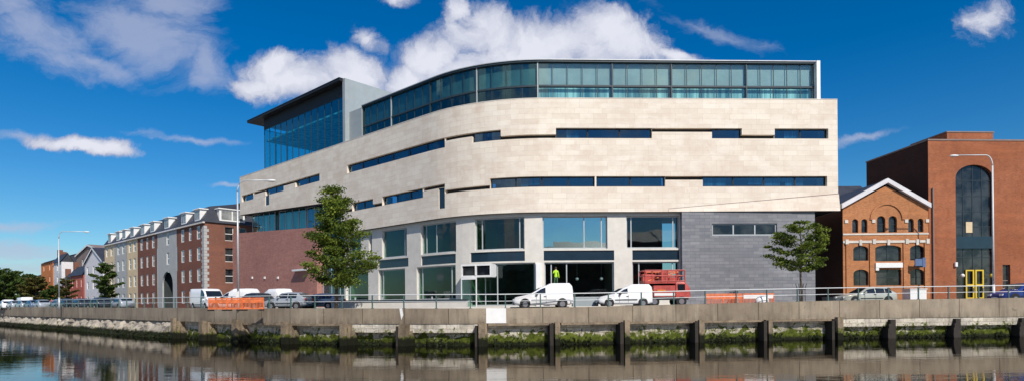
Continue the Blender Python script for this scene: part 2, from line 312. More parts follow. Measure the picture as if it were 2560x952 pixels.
# ------------------------------------------------------------------ helpers
def empty(name, loc=(0, 0, 0)):
    o = bpy.data.objects.new(name, None); o.empty_display_size = .2; col.objects.link(o); o.location = loc; return o
def tag(o, label=None, cat=None, group=None, kind=None):
    for k, v in (('label', label), ('category', cat), ('group', group), ('kind', kind)):
        if v: o[k] = v
    return o
class MB:
    """collects faces; coordinates are world (or local for prototypes)"""
    def __init__(s): s.v = []; s.f = []; s.u = []; s.mi = []; s.mats = []
    def face(s, pts, uv=None, mi=0):
        i = len(s.v); s.v += [tuple(p) for p in pts]; s.f.append(tuple(range(i, i + len(pts)))); s.u.append(uv); s.mi.append(mi)
    def box(s, a0, a1, b0, b1, c0, c1, fn=None, step=None, mi=0):
        fn = fn or (lambda x, y, z: (x, y, z))
        if a1 < a0: a0, a1 = a1, a0
        n = max(1, int(math.ceil((a1 - a0) / step))) if step else 1
        for k in range(n):
            p = a0 + (a1 - a0) * k / n; q = a0 + (a1 - a0) * (k + 1) / n
            g = lambda x, y, z: fn(x, y, z)
            s.face([g(p, b1, c0), g(q, b1, c0), g(q, b1, c1), g(p, b1, c1)], [(p, c0), (q, c0), (q, c1), (p, c1)], mi)
            s.face([g(q, b0, c0), g(p, b0, c0), g(p, b0, c1), g(q, b0, c1)], [(q, c0), (p, c0), (p, c1), (q, c1)], mi)
            s.face([g(p, b0, c1), g(p, b1, c1), g(q, b1, c1), g(q, b0, c1)], [(p, b0), (p, b1), (q, b1), (q, b0)], mi)
            s.face([g(p, b1, c0), g(p, b0, c0), g(q, b0, c0), g(q, b1, c0)], [(p, b1), (p, b0), (q, b0), (q, b1)], mi)
            if k == 0: s.face([g(p, b0, c0), g(p, b1, c0), g(p, b1, c1), g(p, b0, c1)], [(b0, c0), (b1, c0), (b1, c1), (b0, c1)], mi)
            if k == n - 1: s.face([g(q, b1, c0), g(q, b0, c0), g(q, b0, c1), g(q, b1, c1)], [(b1, c0), (b0, c0), (b0, c1), (b1, c1)], mi)
    def prism(s, poly, z0, z1, mi=0):
        n = len(poly)
        for i in range(n):
            a, b = poly[i], poly[(i + 1) % n]; l = math.dist(a, b)
            s.face([(a[0], a[1], z0), (b[0], b[1], z0), (b[0], b[1], z1), (a[0], a[1], z1)], [(0, z0), (l, z0), (l, z1), (0, z1)], mi)
        s.face([(p[0], p[1], z1) for p in poly], None, mi); s.face([(p[0], p[1], z0) for p in reversed(poly)], None, mi)
    def tube(s, pts, r, n=8, r2=None, cap=True):
        pts = [Vector(p) for p in pts]; rings = []
        for i, p in enumerate(pts):
            d = (pts[min(i + 1, len(pts) - 1)] - pts[max(i - 1, 0)]).normalized()
            up = Vector((0, 0, 1)) if abs(d.z) < .9 else Vector((1, 0, 0)); a = d.cross(up).normalized(); b = d.cross(a)
            rr = r if r2 is None else r + (r2 - r) * i / (len(pts) - 1)
            rings.append([p + (a * math.cos(6.2832 * k / n) + b * math.sin(6.2832 * k / n)) * rr for k in range(n)])
        for i in range(len(rings) - 1):
            for k in range(n): s.face([rings[i][k], rings[i][(k + 1) % n], rings[i + 1][(k + 1) % n], rings[i + 1][k]])
        if cap: s.face(rings[0]); s.face(list(reversed(rings[-1])))
    def cyl(s, c, axis, r, h, n=16):
        a = Vector(axis).normalized() * h / 2; c = Vector(c); s.tube([c - a, c + a], r, n)
    def ball(s, c, r, sz=(1, 1, 1), n=8):
        c = Vector(c); P = lambda i, j: c + Vector((math.sin(math.pi * i / n) * math.cos(6.2832 * j / n) * sz[0], math.sin(math.pi * i / n) * math.sin(6.2832 * j / n) * sz[1], math.cos(math.pi * i / n) * sz[2])) * r
        for i in range(n):
            for j in range(n): s.face([P(i, j), P(i + 1, j), P(i + 1, j + 1), P(i, j + 1)])
    def build(s, name, mat, parent=None, smooth=False, weld=False):
        me = bpy.data.meshes.new(name); me.from_pydata(s.v, [], s.f); 
        for m_ in (mat if isinstance(mat, (list, tuple)) else [mat]): me.materials.append(MATS[m_])
        uvl = me.uv_layers.new(name='UVMap')
        k = 0
        for fi, p in enumerate(me.polygons):
            p.material_index = s.mi[fi]; u = s.u[fi]
            if u is None:
                nrm = p.normal
                if abs(nrm.z) > .8: u = [(s.v[i][0], s.v[i][1]) for i in s.f[fi]]
                else:
                    t = Vector((-nrm.y, nrm.x, 0)).normalized() if (nrm.x or nrm.y) else Vector((1, 0, 0)); u = [(Vector(s.v[i]).dot(t), s.v[i][2]) for i in s.f[fi]]
            for j, li in enumerate(p.loop_indices): uvl.data[li].uv = u[j]
            if smooth: p.use_smooth = True
        if weld or smooth:
            import bmesh
            bm = bmesh.new(); bm.from_mesh(me); bmesh.ops.remove_doubles(bm, verts=bm.verts, dist=1e-4); bmesh.ops.recalc_face_normals(bm, faces=bm.faces); bm.to_mesh(me); bm.free()
        o = bpy.data.objects.new(name, me); col.objects.link(o)
        if parent is not None:
            o.parent = parent; l = Vector((0, 0, 0)); q = parent
            while q is not None: l += q.location; q = q.parent
            if not getattr(parent, 'get', lambda k: None)('_local'): o.location = -l
        return o
# Everything under a placed Empty keeps world coordinates: child offset = -(sum of parents' locations); for a
# mesh parent whose own offset already cancels its Empty the sum is zero, so sub-parts sit at zero.

def ray(px, py):
    u = (px - CX) / F; v = (HY - py) / F; c, s_ = math.cos(ROLL), math.sin(ROLL)
    return (u * c + v * s_, -u * s_ + v * c)        # X/Y, (Z-EYE)/Y
def at(px, py, Y):
    a, b = ray(px, py); return Vector((a * Y, Y, EYE + b * Y))
class Path:
    def __init__(s, pts):
        s.p = [Vector((p[0], p[1])) for p in pts]; s.c = [0]
        for a, b in zip(s.p, s.p[1:]): s.c.append(s.c[-1] + (b - a).length)
        s.t = [(b - a).normalized() for a, b in zip(s.p, s.p[1:])]; s.len = s.c[-1]
    def at(s, q):
        i = 0
        while i < len(s.t) - 1 and q > s.c[i + 1]: i += 1
        t = s.t[i]; pos = s.p[i] + t * (q - s.c[i])
        # smooth normals
        w = (q - s.c[i]) / (s.c[i + 1] - s.c[i]); tt = t
        if 0 <= w <= 1:
            ta = (t + s.t[i - 1]) if i > 0 else t * 2; tb = (t + s.t[i + 1]) if i < len(s.t) - 1 else t * 2
            tt = (ta.normalized() * (1 - w) + tb.normalized() * w).normalized()
        return pos, tt
    def m(s, q, d, z):
        pos, t = s.at(q); return (pos.x + t.y * d, pos.y - t.x * d, z)
    def s_at(s, px, py=700):
        k = ray(px, py)[0]; best = None
        for i in range(len(s.t)):
            a, t = s.p[i], s.t[i]; den = t.x - k * t.y
            if abs(den) < 1e-9: continue
            q = (k * a.y - a.x) / den; L_ = s.c[i + 1] - s.c[i]
            lo = -1e9 if i == 0 else 0; hi = 1e9 if i == len(s.t) - 1 else L_
            if lo <= q <= hi and (a + t * q).y > 0: return s.c[i] + q
            e = min(abs(q), abs(q - L_))
            if best is None or e < best[0]: best = (e, s.c[i] + max(0, min(L_, q)))
        return best[1]
    def hit(s, px, py):
        q = s.s_at(px, py); pos, _ = s.at(q); return q, EYE + ray(px, py)[1] * pos.y
def wall_grid(mb, path, s0, s1, z0, z1, holes, d=0, reveal=.3, step=None, arches=(), zfn=None, mi=0):
    ss = {s0, s1}; zs = {z0, z1}
    for h in holes: ss |= {min(max(h[0], s0), s1), min(max(h[1], s0), s1)}; zs |= {min(max(h[2], z0), z1), min(max(h[3], z0), z1)}
    ss = sorted(ss); zs = sorted(zs)
    if step:
        o = []
        for a, b in zip(ss, ss[1:]):
            n = max(1, int(math.ceil((b - a) / step))); o += [a + (b - a) * i / n for i in range(n)]
        ss = o + [ss[-1]]
    zf = zfn or (lambda s_, z: z)
    def P(a, dd, z): return path.m(a, dd, zf(a, z))
    ho = lambda a, z: any(h[0] - 1e-6 < a < h[1] + 1e-6 and h[2] - 1e-6 < z < h[3] + 1e-6 for h in holes)
    A, Z = len(ss) - 1, len(zs) - 1
    g = [[ho((ss[i] + ss[i + 1]) / 2, (zs[j] + zs[j + 1]) / 2) for j in range(Z)] for i in range(A)]
    for i in range(A):
        for j in range(Z):
            a, b, p, q = ss[i], ss[i + 1], zs[j], zs[j + 1]
            if not g[i][j]:
                mb.face([P(a, d, p), P(b, d, p), P(b, d, q), P(a, d, q)], [(a, p), (b, p), (b, q), (a, q)], mi)
            else:
                r = d - reveal
                if i == 0 or not g[i - 1][j]: mb.face([P(a, d, p), P(a, r, p), P(a, r, q), P(a, d, q)], [(0, p), (reveal, p), (reveal, q), (0, q)], mi)
                if i == A - 1 or not g[i + 1][j]: mb.face([P(b, r, p), P(b, d, p), P(b, d, q), P(b, r, q)], [(reveal, p), (0, p), (0, q), (reveal, q)], mi)
                if j == 0 or not g[i][j - 1]: mb.face([P(a, d, p), P(b, d, p), P(b, r, p), P(a, r, p)], [(a, 0), (b, 0), (b, reveal), (a, reveal)], mi)
                if j == Z - 1 or not g[i][j + 1]: mb.face([P(a, r, q), P(b, r, q), P(b, d, q), P(a, d, q)], [(a, 0), (b, 0), (b, reveal), (a, reveal)], mi)
    for (a, b, zt, rise) in arches:                       # fill hole corners so the head is arched
        n = 8; c = (a + b) / 2; w = (b - a) / 2; arc = [(c + w * math.cos(math.pi * k / (2 * n)), zt - rise + rise * math.sin(math.pi * k / (2 * n))) for k in range(n + 1)]
        for sg in (1, -1):
            pts = [(c + sg * (x - c), z) for x, z in arc]
            for (x0, y0), (x1, y1) in zip(pts, pts[1:]):
                mb.face([P(x0, d, y0), P(x1, d, y1), P(x1, d, zt), P(x0, d, zt)], [(x0, y0), (x1, y1), (x1, zt), (x0, zt)], mi)
                mb.face([P(x0, d, y0), P(x1, d, y1), P(x1, d - reveal, y1), P(x0, d - reveal, y0)], None, mi)
def window(path, parent, s0, s1, z0, z1, d, nx=1, ny=1, fr='window_frame_grey', gl='house_glass', t=.06, name='window', step=None, vs=None):
    mb = MB(); f = path.m
    mb.box(s0, s1, d - .08, d, z0, z0 + t, f, step); mb.box(s0, s1, d - .08, d, z1 - t, z1, f, step)
    xs = vs if vs else [s0 + (s1 - s0) * i / nx for i in range(1, nx)]
    for x in [s0 + t / 2] + list(xs) + [s1 - t / 2]: mb.box(x - t / 2, x + t / 2, d - .078, d + .003, z0 + t, z1 - t, f)
    for j in range(1, ny):
        z = z0 + (z1 - z0) * j / ny; mb.box(s0 + t, s1 - t, d - .07, d - .004, z - t / 2, z + t / 2, f, step)
    w = mb.build(name, fr, parent)
    g = MB(); g.box(s0 + .01, s1 - .01, d - .05, d - .03, z0 + .01, z1 - .01, f, step); g.build('pane', gl, w)
    return w
def catmull(P, n=6):
    o = []
    for i in range(len(P) - 1):
        a = P[max(i - 1, 0)]; b = P[i]; c = P[i + 1]; d = P[min(i + 2, len(P) - 1)]
        for k in range(n):
            t = k / n; o.append(tuple(.5 * (2 * b[j] + (c[j] - a[j]) * t + (2 * a[j] - 5 * b[j] + 4 * c[j] - d[j]) * t * t + (3 * b[j] - a[j] - 3 * c[j] + d[j]) * t ** 3) for j in range(2)))
    return o + [P[-1]]
GZ = 2.55                                                         # street level

# ------------------------------------------------------------------ setting: water, land, road
QP = catmull([(-330, 304), (-170, 171), (-87, 102), (-57, 77), (-31.7, 55.8), (-17.7, 46.2), (-9, 42.9), (-1.1, 41.5), (10, 43.2), (20, 45.0), (30, 46.2), (40, 47.0), (60, 48.2), (110, 51)], 6)
quay = Path(QP)
QE = Path([(p[0], p[1]) for p in QP])
def ztop(s_):
    x = quay.at(s_)[0].x; T = [(-400, 3.0), (-87, 2.98), (-31, 2.76), (-17, 2.70), (-1, 2.60), (6, 2.64), (14, 2.78), (24, 2.92), (40, 3.03), (200, 3.1)]
    for (a, p), (b, q) in zip(T, T[1:]):
        if a <= x <= b: return p + (q - p) * (x - a) / (b - a)
    return 3.0
mb = MB(); mb.face([(-3000, -400, 0), (1500, -400, 0), (1500, 3500, 0), (-3000, 3500, 0)]); tag(mb.build('water', 'river_water'), 'dark river water mirroring the quay wall and the buildings', 'water', kind='structure')
mb = MB(); poly = [quay.m(c, -.8, 0)[:2] for c in quay.c]
for a, b in zip(poly, poly[1:]): mb.face([(a[0], a[1], GZ), (b[0], b[1], GZ), (b[0] + 8 + (b[0] > 0) * 100, 4000, GZ), (a[0] + 8 + (b[0] > 0) * 0, 4000, GZ)])
mb.v = [(x, y, z) for x, y, z in mb.v]
g = MB(); top = poly + [(3500, 60), (3500, 4000), (-3500, 4000), (-3500, 2900)]
g.face([(x, y, GZ) for x, y in top]); tag(g.build('ground', 'paving'), 'pale paved ground of the quayside', 'ground', kind='structure')
# carriageway following the quay
mb = MB()
cs = [c for c in quay.c if -1 < c < quay.len]
def road_out(s_):
    x = quay.at(s_)[0].x
    return 9.5 if x > -10 else 9.5 + min(10, (-10 - x) * .2)
for a, b in zip(cs, cs[1:]):
    mb.face([quay.m(a, -2.6, GZ + .004), quay.m(b, -2.6, GZ + .004), quay.m(b, -road_out(b), GZ + .004), quay.m(a, -road_out(a), GZ + .004)])
tag(mb.build('road', 'asphalt'), 'grey asphalt road running along the quay', 'road', kind='structure')
mb = MB()
for k in range(0, 60):
    a = 60 + k * 7.0
    if a + 3 < quay.len: mb.box(a, a + 3, -6.1, -6.0, GZ + .008, GZ + .012, quay.m, 1.5)
tag(mb.build('road_marking', 'white_paint'), 'dashed white centre line on the quay road', 'road marking', kind='structure')
mb = MB()
for a, b in zip(cs, cs[1:]): mb.box(a, b, -road_out(a) - .15, -road_out(a), GZ, GZ + .12, quay.m); mb.box(a, b, -2.6, -2.45, GZ, GZ + .12, quay.m)
tag(mb.build('kerb', 'limestone_trim'), 'stone kerbs along both sides of the quay road', 'kerb', kind='structure')
# the bank the photographer stands on
mb = MB(); mb.box(-300, 300, -200, -4, -1, 1.5); tag(mb.build('near_bank', 'paving'), 'near bank behind the viewer', 'ground', kind='structure')

# houses of the street behind the viewer, seen only as reflections in the water and the glass
ob = Path([(70, -15), (-90, -15)]); ra = random.Random(5); x = 0
for k in range(13):
    w = ra.uniform(8, 15); h = ra.uniform(8, 15); E = tag(empty('riverside_house', ob.m(x + w / 2, 0, 1.5)), 'plain terraced house on the near bank behind the viewer', 'building', 'terraced houses on the near bank')
    hs_ = [(x + (c + .3) * w / 4, x + (c + .7) * w / 4, 2.4 + r * 3, 4.2 + r * 3) for c in range(4) for r in range(int((h - 2) / 3))]
    mb = MB(); wall_grid(mb, ob, x, x + w, 1.5, 1.5 + h, hs_, 0, .15); mb.box(x, x + w, -8, -.2, 1.5, 1.5 + h, ob.m); mb.build('wall', ra.choice(['red_brown_brick', 'brown_render', 'grey_render', 'pink_brick', 'slate']), E)
    mb = MB(); mb.face([ob.m(x, .2, 1.5 + h), ob.m(x + w, .2, 1.5 + h), ob.m(x + w, -4, 4 + h), ob.m(x, -4, 4 + h)]); mb.build('roof', 'slate', E); x += w

# ------------------------------------------------------------------ quay wall
qw = tag(empty('quay_wall', (0, 43, 0)), 'long weathered concrete and stone quay wall with piers rising from the river', 'quay wall')
mb = MB(); CB = 1.55
def qz(a, z): return ztop(a) if z > 2 else z
fn = lambda a, d, z: quay.m(a, d, ztop(a) if z > 5 else z)
mb.box(0, quay.len, -.9, 0, CB, 9, fn, 1.5); mb.build('capping_wall', 'quay_concrete', qw)
def ps(px): return quay.s_at(px, 800)
sL = ps(445)
mb = MB(); NZ = 9
def lowd(a, z):
    v = Vector(quay.m(a, 0, z)); return -.44 - .13 * (mnoise.noise(v * 1.4) + .5 * mnoise.noise(v * 3.7))
a = ps(1008) - 0.01
def lowwall(mb, a0, a1, dfn, stp, nz, z0=-1.2, z1=CB):
    n = int((a1 - a0) / stp)
    for i in range(n):
        for j in range(nz):
            p, q = a0 + (a1 - a0) * i / n, a0 + (a1 - a0) * (i + 1) / n; y0, y1 = z0 + (z1 - z0) * j / nz, z0 + (z1 - z0) * (j + 1) / nz
            mb.face([quay.m(x, dfn(x, y), y) for x, y in ((p, y0), (q, y0), (q, y1), (p, y1))], [(p, y0), (q, y0), (q, y1), (p, y1)])
lowwall(mb, sL, quay.len, lowd, .3, 10); mb.build('lower_wall', 'quay_lower_stone', qw, weld=True)
mb = MB()
def rubd(a, z):
    v = Vector(quay.m(a, 0, z)); c = mnoise.noise(v * .9) * .55 + abs(mnoise.noise(v * 2.1)) * .5
    return -.35 + (1.55 - z) * .5 + c * (1 if z < 1.4 else .2)
lowwall(mb, ps(-120), sL + .3, rubd, .4, 12); mb.build('rubble_face', 'rubble_stone', qw, weld=True)
PIERS = [445, 520, 600, 722, 868, 1012, 1207, 1390, 1562, 1747, 1918, 2088]
for k, px in enumerate(PIERS):
    c = ps(px); rp = random.Random(px); w = (.36 if px < 1100 else .26) * rp.uniform(.85, 1.3)
    mb = MB(); mb.box(c - w, c + w, -.75, .25, -1.2, CB - .002, quay.m); mb.box(c - w * .8, c + w * rp.uniform(.5, .85), .25, rp.uniform(.42, .66), -1.2, CB + rp.uniform(-.15, .2) + (0 if k > 4 else .12), quay.m)
    if px < 1100: mb.box(c - w * 1.7, c - w, -.7, .02, -1.2, CB - .35, quay.m); mb.box(c + w, c + w * 1.6, -.7, .02, -1.2, CB - .5, quay.m)
    mb.build('pier', 'pier_concrete', qw)
for a_, b_ in list(zip(PIERS, PIERS[1:])):
    if a_ in (868, 1012, 445): continue
    p, q = ps(a_) + .36, ps(b_) - .36
    mb = MB(); mb.box(p, q, -.42, .10, CB - .15, CB - .004, quay.m, 1.5); mb.build('beam', 'pier_concrete', qw)
# pale concrete facing panels where the beam is missing
for a_, b_ in ((868, 1012), (1012, 1207)):
    p, q = ps(a_) + .37, ps(b_) - .37
    mb = MB(); mb.box(p, q, -.55, -.06, CB - .62, CB - .003, quay.m, 1.5); mb.build('facing_panel', 'quay_lower_stone', qw)
p, q = ps(2100), ps(2700); mb = MB(); mb.box(p, q, -.5, -.05, CB - .62, CB - .003, quay.m, 1.5); mb.build('facing_panel', 'quay_lower_stone', qw)
rdf = random.Random(8)  # dark blocks added left of the piers, standing in for their shaded sides
for k, px in enumerate([1012, 1207, 1390, 1562, 1747, 1918, 2088]):
    c = ps(px); mb = MB(); mb.box(c - .52, c - .27, -.6, .36 + rdf.uniform(0, .1), -1.2, CB - .02 - rdf.uniform(0, .15), quay.m); mb.build('pier_shade_block', 'timber_and_shade_dark', qw)
for px, w in ((2226, .65), (2388, .6), (2552, .6)):
    c = ps(px); mb = MB()
    for k in range(7):
        an = math.pi * k / 7; z = CB - .1 - k * .34; ww = w * (.55 + .45 * math.sin(math.pi * (k + .6) / 7))
        mb.box(c - ww + .25, c + .25, -.6, .25, z - .34, z - .0, quay.m)
    mb.build('fender_pile', 'timber_and_shade_dark', qw)
c = ps(1240); mb = MB(); mb.box(c - .68, c + .70, .003, .03, CB + .03, ztop(c) + .01, quay.m); mb.build('white_panel', 'white_paint', qw)
c = ps(1002); mb = MB(); mb.face([quay.m(c - .1, .004, ztop(c)), quay.m(c + .12, .004, ztop(c)), quay.m(c + .2, .004, ztop(c) - .45), quay.m(c + .05, .004, ztop(c) - .8), quay.m(c - .05, .004, ztop(c) - .35)]); mb.build('lime_streak', 'white_paint', qw)

# seaweed clumps hanging on the wall foot
mb = MB(); rnd = random.Random(3)
for i in range(6000):
    a_ = rnd.uniform(ps(60), ps(2650)); z = abs(rnd.gauss(0, .27)) + .03
    if mnoise.noise(Vector((a_ * .45, 3, 0))) * 1.5 + mnoise.noise(Vector((a_ * 1.7, 9, z * 2))) * .9 + .42 < z * .9: continue
    base = (rubd(a_, z) if a_ < sL else lowd(a_, z)) + .05; r = rnd.uniform(.03, .085); P = Vector(quay.m(a_, base, z)); 
    t = Vector((rnd.uniform(-1, 1), rnd.uniform(-.6, .2), rnd.uniform(-.3, .3))).normalized() * r; d = Vector((rnd.uniform(-.3, .3), -rnd.uniform(0, .3), -1)).normalized() * r * 1.6
    mb.face([P - t, P + t, P + t * .5 + d, P - t * .7 + d])
wd = mb.build('seaweed', 'wet_weed'); tag(wd, 'green seaweed hanging along the foot of the quay wall', 'seaweed', kind='stuff')

# railing along the wall
rl = tag(empty('quay_railing', (0, 42, GZ)), 'long light grey two-rail railing with dark green posts on top of the quay wall', 'railing')
mb = MB(); a0, a1 = ps(120), ps(2640); n = int((a1 - a0) / 1.2)
for h, r in ((.98, .035), (.50, .022)):
    mb.tube([quay.m(a0 + (a1 - a0) * i / n, -.35, ztop(a0 + (a1 - a0) * i / n) + h) for i in range(n + 1)], r, 6)
    mb.build('rail', 'rail_white', rl); mb = MB()
npst = int((a1 - a0) / 2.5)
for i in range(npst + 1):
    c = a0 + 2.5 * i; mb = MB(); z = ztop(c); mb.box(c - .035, c + .035, -.40, -.30, z - .02, z + .955, quay.m); mb.box(c - .08, c + .08, -.44, -.26, z - .01, z + .03, quay.m); mb.build('post', 'post_green', rl)

# ------------------------------------------------------------------ main building
def fillet():
    C = Vector((-2.95, 53.8)); d1 = Vector((-1, .908)).normalized(); d2 = Vector((1, .04)).normalized(); Rr = 16.0
    ang = math.pi - math.acos(d1.dot(d2)); T = Rr * math.tan(ang / 2); p1 = C + d1 * T; p2 = C + d2 * T
    n1 = Vector((.908, 1)).normalized(); cen = p1 + n1 * Rr; a1 = math.atan2(p1.y - cen.y, p1.x - cen.x); a2 = math.atan2(p2.y - cen.y, p2.x - cen.x)
    L0 = C + d1 * ((-39.2 + 2.95) / d1.x); R0 = C + d2 * ((30.05 + 2.95) / d2.x)
    return [tuple(L0)] + [(cen.x + Rr * math.cos(a1 + (a2 - a1) * k / 14), cen.y + Rr * math.sin(a1 + (a2 - a1) * k / 14)) for k in range(15)] + [tuple(R0)]
main = Path(fillet()); S = main.s_at; mL = main.len
ZT = 21.3; ZA, ZB, ZC, ZD, ZBOT = 18.65, 17.72, 14.30, 13.36, 11.1
MBd = tag(empty('music_school', (0, 58, GZ)), 'large modern curved building clad in cream stone with strip windows and glass top floors', 'building')
T_ = .36
up_win = [(603, 632), (662, 708), (737, 798), (867, 1112), (1180, 1252), (1390, 1630), (1780, 1855), (1937, 2071)]
lo_win = [(880, 932), (955, 1057), (1225, 1487), (1491, 1663), (1757, 2068)]
W = []; SL = []
rows_u, rows_l = 330, 450
def sp(px, z):   # path station whose projection at height z falls on px
    return main.s_at(px, HY - (z - EYE) / 56 * F)
for a_, b_ in up_win: W.append((sp(a_, 18), sp(b_, 18), ZB, ZA))
for a_, b_ in lo_win: W.append((sp(a_, 14), sp(b_, 14), ZD, ZC))
def slot(a_, b_, z, t=.34): SL.append((sp(a_, z), sp(b_, z), z - t if z in (ZA, ZC) else z, z if z in (ZA, ZC) else z + t))
for a_, b_ in ((632, 737), (1112, 1180), (1630, 1780)): slot(a_, b_, ZA)
for a_, b_ in ((1252, 1390), (1855, 1937)): slot(a_, b_, ZB)
slot(1057, 1112, ZC); slot(1663, 1757, ZC); slot(858, 880, ZD); slot(932, 955, ZD); slot(1112, 1225, ZD)
SL.append((sp(1097, 12), sp(1112, 12), 12.0, ZC - T_)); SL.append((sp(662, 16), sp(672, 16), 16.4, ZB))
sStep = sp(852, 13)
def zleft(a):   # sloping soffit of the left wing
    return 15.95 - (a - sp(603, 15)) / (sp(768, 15) - sp(603, 15)) * .8
mb = MB(); holes = W + SL
wall_grid(mb, main, 0, sStep, 15.5, ZT, [h for h in holes if h[0] < sStep], 0, .45, 2.0, zfn=lambda a, z: zleft(a) if abs(z - 15.5) < 1e-6 else z)
wall_grid(mb, main, sStep, mL, ZBOT, ZT, [h for h in holes if h[1] > sStep], 0, .45, 1.0)
# returns, soffits and parapet top
back = [(30.6, 78), (10, 84), (-25, 103)]
mb.face([main.m(0, 0, 15.9), main.m(0, -16, 15.9), main.m(0, -16, ZT), main.m(0, 0, ZT)]); mb.face([main.m(mL, 0, ZBOT), main.m(mL, -22, ZBOT), main.m(mL, -22, ZT), main.m(mL, 0, ZT)])
mb.face([main.m(sStep, 0, ZBOT), main.m(sStep, -2.5, ZBOT), main.m(sStep, -2.5, 15.2), main.m(sStep, 0, 15.2)])
st = mb.build('stone_facade', 'travertine', MBd)
mb = MB(); mb.box(.1, mL - .1, -16, -.02, ZT - .3, ZT - .02, main.m, 2.0); mb.build('roof_deck', 'slate', MBd)
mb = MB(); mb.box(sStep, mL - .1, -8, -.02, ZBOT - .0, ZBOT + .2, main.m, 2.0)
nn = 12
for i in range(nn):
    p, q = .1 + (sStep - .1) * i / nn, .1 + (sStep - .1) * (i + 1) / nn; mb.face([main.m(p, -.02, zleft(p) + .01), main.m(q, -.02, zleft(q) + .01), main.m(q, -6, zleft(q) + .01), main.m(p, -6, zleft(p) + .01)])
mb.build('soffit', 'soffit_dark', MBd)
mb = MB(); q0, q1 = 0.0, mL
mb.box(q0, q1, -.35, .02, ZT - .0, ZT + .07, main.m, 1.0); mb.build('parapet_coping', 'limestone_trim', MBd)
for h in SL:
    mb = MB(); dd = -.36 if h[3] - h[2] < .5 else -.1; mb.box(h[0] - (.1 if dd < -.2 else -.01), h[1] + (.1 if dd < -.2 else -.01), -.5, dd, h[2] - (.1 if dd < -.2 else -.01), h[3] + (.1 if dd < -.2 else -.01), main.m, 1.0); mb.build('shadow_gap', 'black_rubber' if dd < -.2 else 'navy_spandrel', MBd)
# fold in the stone at the lower right
a_, b_ = sp(1672, 9), mL - .01; mb = MB()
z1_ = main.hit(2095, 485)[1]
mb.face([main.m(a_, .03, ZBOT + .25), main.m(b_, .12, z1_), main.m(b_, .34, ZBOT), main.m(a_, .06, ZBOT)], [(a_, ZBOT + .25), (b_, z1_), (b_, ZBOT), (a_, ZBOT)])
mb.face([main.m(a_, 0, ZBOT + .29), main.m(b_, 0, z1_ + .05), main.m(b_, .12, z1_), main.m(a_, .03, ZBOT + .25)])
mb.face([main.m(a_, .06, ZBOT), main.m(b_, .34, ZBOT), main.m(b_, 0, ZBOT), main.m(a_, 0, ZBOT)])
mb.face([main.m(b_, 0, ZBOT), main.m(b_, .34, ZBOT), main.m(b_, .12, z1_), main.m(b_, 0, z1_)])
mb.build('folded_panel', 'travertine', MBd)
mb = MB(); mb.face([main.m(a_, .034, ZBOT + .24), main.m(b_, .13, z1_ - .02), main.m(b_, .10, z1_ + .06), main.m(a_, .02, ZBOT + .29)]); mb.build('fold_joint', 'brown_render', MBd)
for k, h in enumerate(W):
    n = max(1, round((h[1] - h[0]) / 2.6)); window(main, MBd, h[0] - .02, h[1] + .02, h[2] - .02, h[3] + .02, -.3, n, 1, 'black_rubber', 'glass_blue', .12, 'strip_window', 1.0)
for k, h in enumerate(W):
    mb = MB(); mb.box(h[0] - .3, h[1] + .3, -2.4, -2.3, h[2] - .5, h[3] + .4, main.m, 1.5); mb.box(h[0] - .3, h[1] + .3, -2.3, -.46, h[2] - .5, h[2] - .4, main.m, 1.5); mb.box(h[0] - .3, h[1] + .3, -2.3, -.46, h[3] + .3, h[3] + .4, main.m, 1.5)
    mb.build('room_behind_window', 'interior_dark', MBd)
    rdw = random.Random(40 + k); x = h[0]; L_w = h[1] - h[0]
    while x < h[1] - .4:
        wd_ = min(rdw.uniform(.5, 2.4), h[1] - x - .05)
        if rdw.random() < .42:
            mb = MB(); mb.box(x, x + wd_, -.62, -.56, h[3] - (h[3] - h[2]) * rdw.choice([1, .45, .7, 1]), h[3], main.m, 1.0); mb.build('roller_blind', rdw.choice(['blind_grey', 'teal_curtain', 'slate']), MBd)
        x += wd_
# --- glazed penthouse
d = -.8; s0, s1 = S(893, 300), S(2046, 200); ZM, ZG = 22.75, 24.85
brk = [893, 963, 1060, 1183, 1345, 1535, 1685, 1875, 2046]
for i, (a_, b_) in enumerate(zip(brk, brk[1:])):
    p, q = S(a_, 250), S(b_, 200); n = max(2, round((q - p) / 1.38))
    gq = 'glass_pale' if a_ >= 1345 else 'glass_teal'
    for z0, z1, gl in ((ZT, ZM - .12, gq), (ZM + .02, ZG, gq)):
        window(main, MBd, p + .06, q - .0, z0, z1, d, n, 1, 'mullion_dark', gl, .045, 'penthouse_window', 1.0)
    mb = MB(); mb.box(p - .05, p + .06, d - .12, d + .08, ZT, ZG, main.m); mb.build('post', 'window_frame_grey' if a_ in (963, 1183, 1345) else 'mullion_dark', MBd)
    mb = MB(); mb.box(p + .1, q - .05, d - .36, d - .26, ZM, ZG, main.m, 1.0); mb.build('blind', 'blind_grey' if a_ >= 1345 else 'blind_dark', MBd)
    if a_ >= 1345:
        mb = MB(); mb.box(p + .1, q - .05, d - .46, d - .36, ZT, ZM - .1, main.m, 1.0); mb.build('curtain', 'teal_curtain', MBd)
mb = MB(); mb.box(s0, s1, d - .1, d + .06, ZM - .12, ZM + .02, main.m, 1.0); mb.build('transom', 'mullion_dark', MBd)
mb = MB(); mb.box(s0, s1, d - 8, d + .2, ZG, ZG + .16, main.m, 1.0); mb.build('penthouse_roof', 'mullion_dark', MBd)
mb = MB(); mb.box(s0, s1 + .35, d - 8, d + .27, ZG + .163, ZG + .23, main.m, 1.0); mb.build('roof_edge', 'galvanised', MBd)
mb = MB(); mb.box(s1 + .02, s1 + .36, d - 6, d + .5, ZT, ZG + .16, main.m); mb.build('end_fin', 'white_paint', MBd)
mb = MB(); mb.box(s0, s1, d - 5, d - 4.8, ZT, ZG, main.m, 1.0); mb.box(s0 - .15, s0, d - 5, d, ZT, ZG, main.m); mb.build('penthouse_inner_wall', 'interior_dark', MBd)
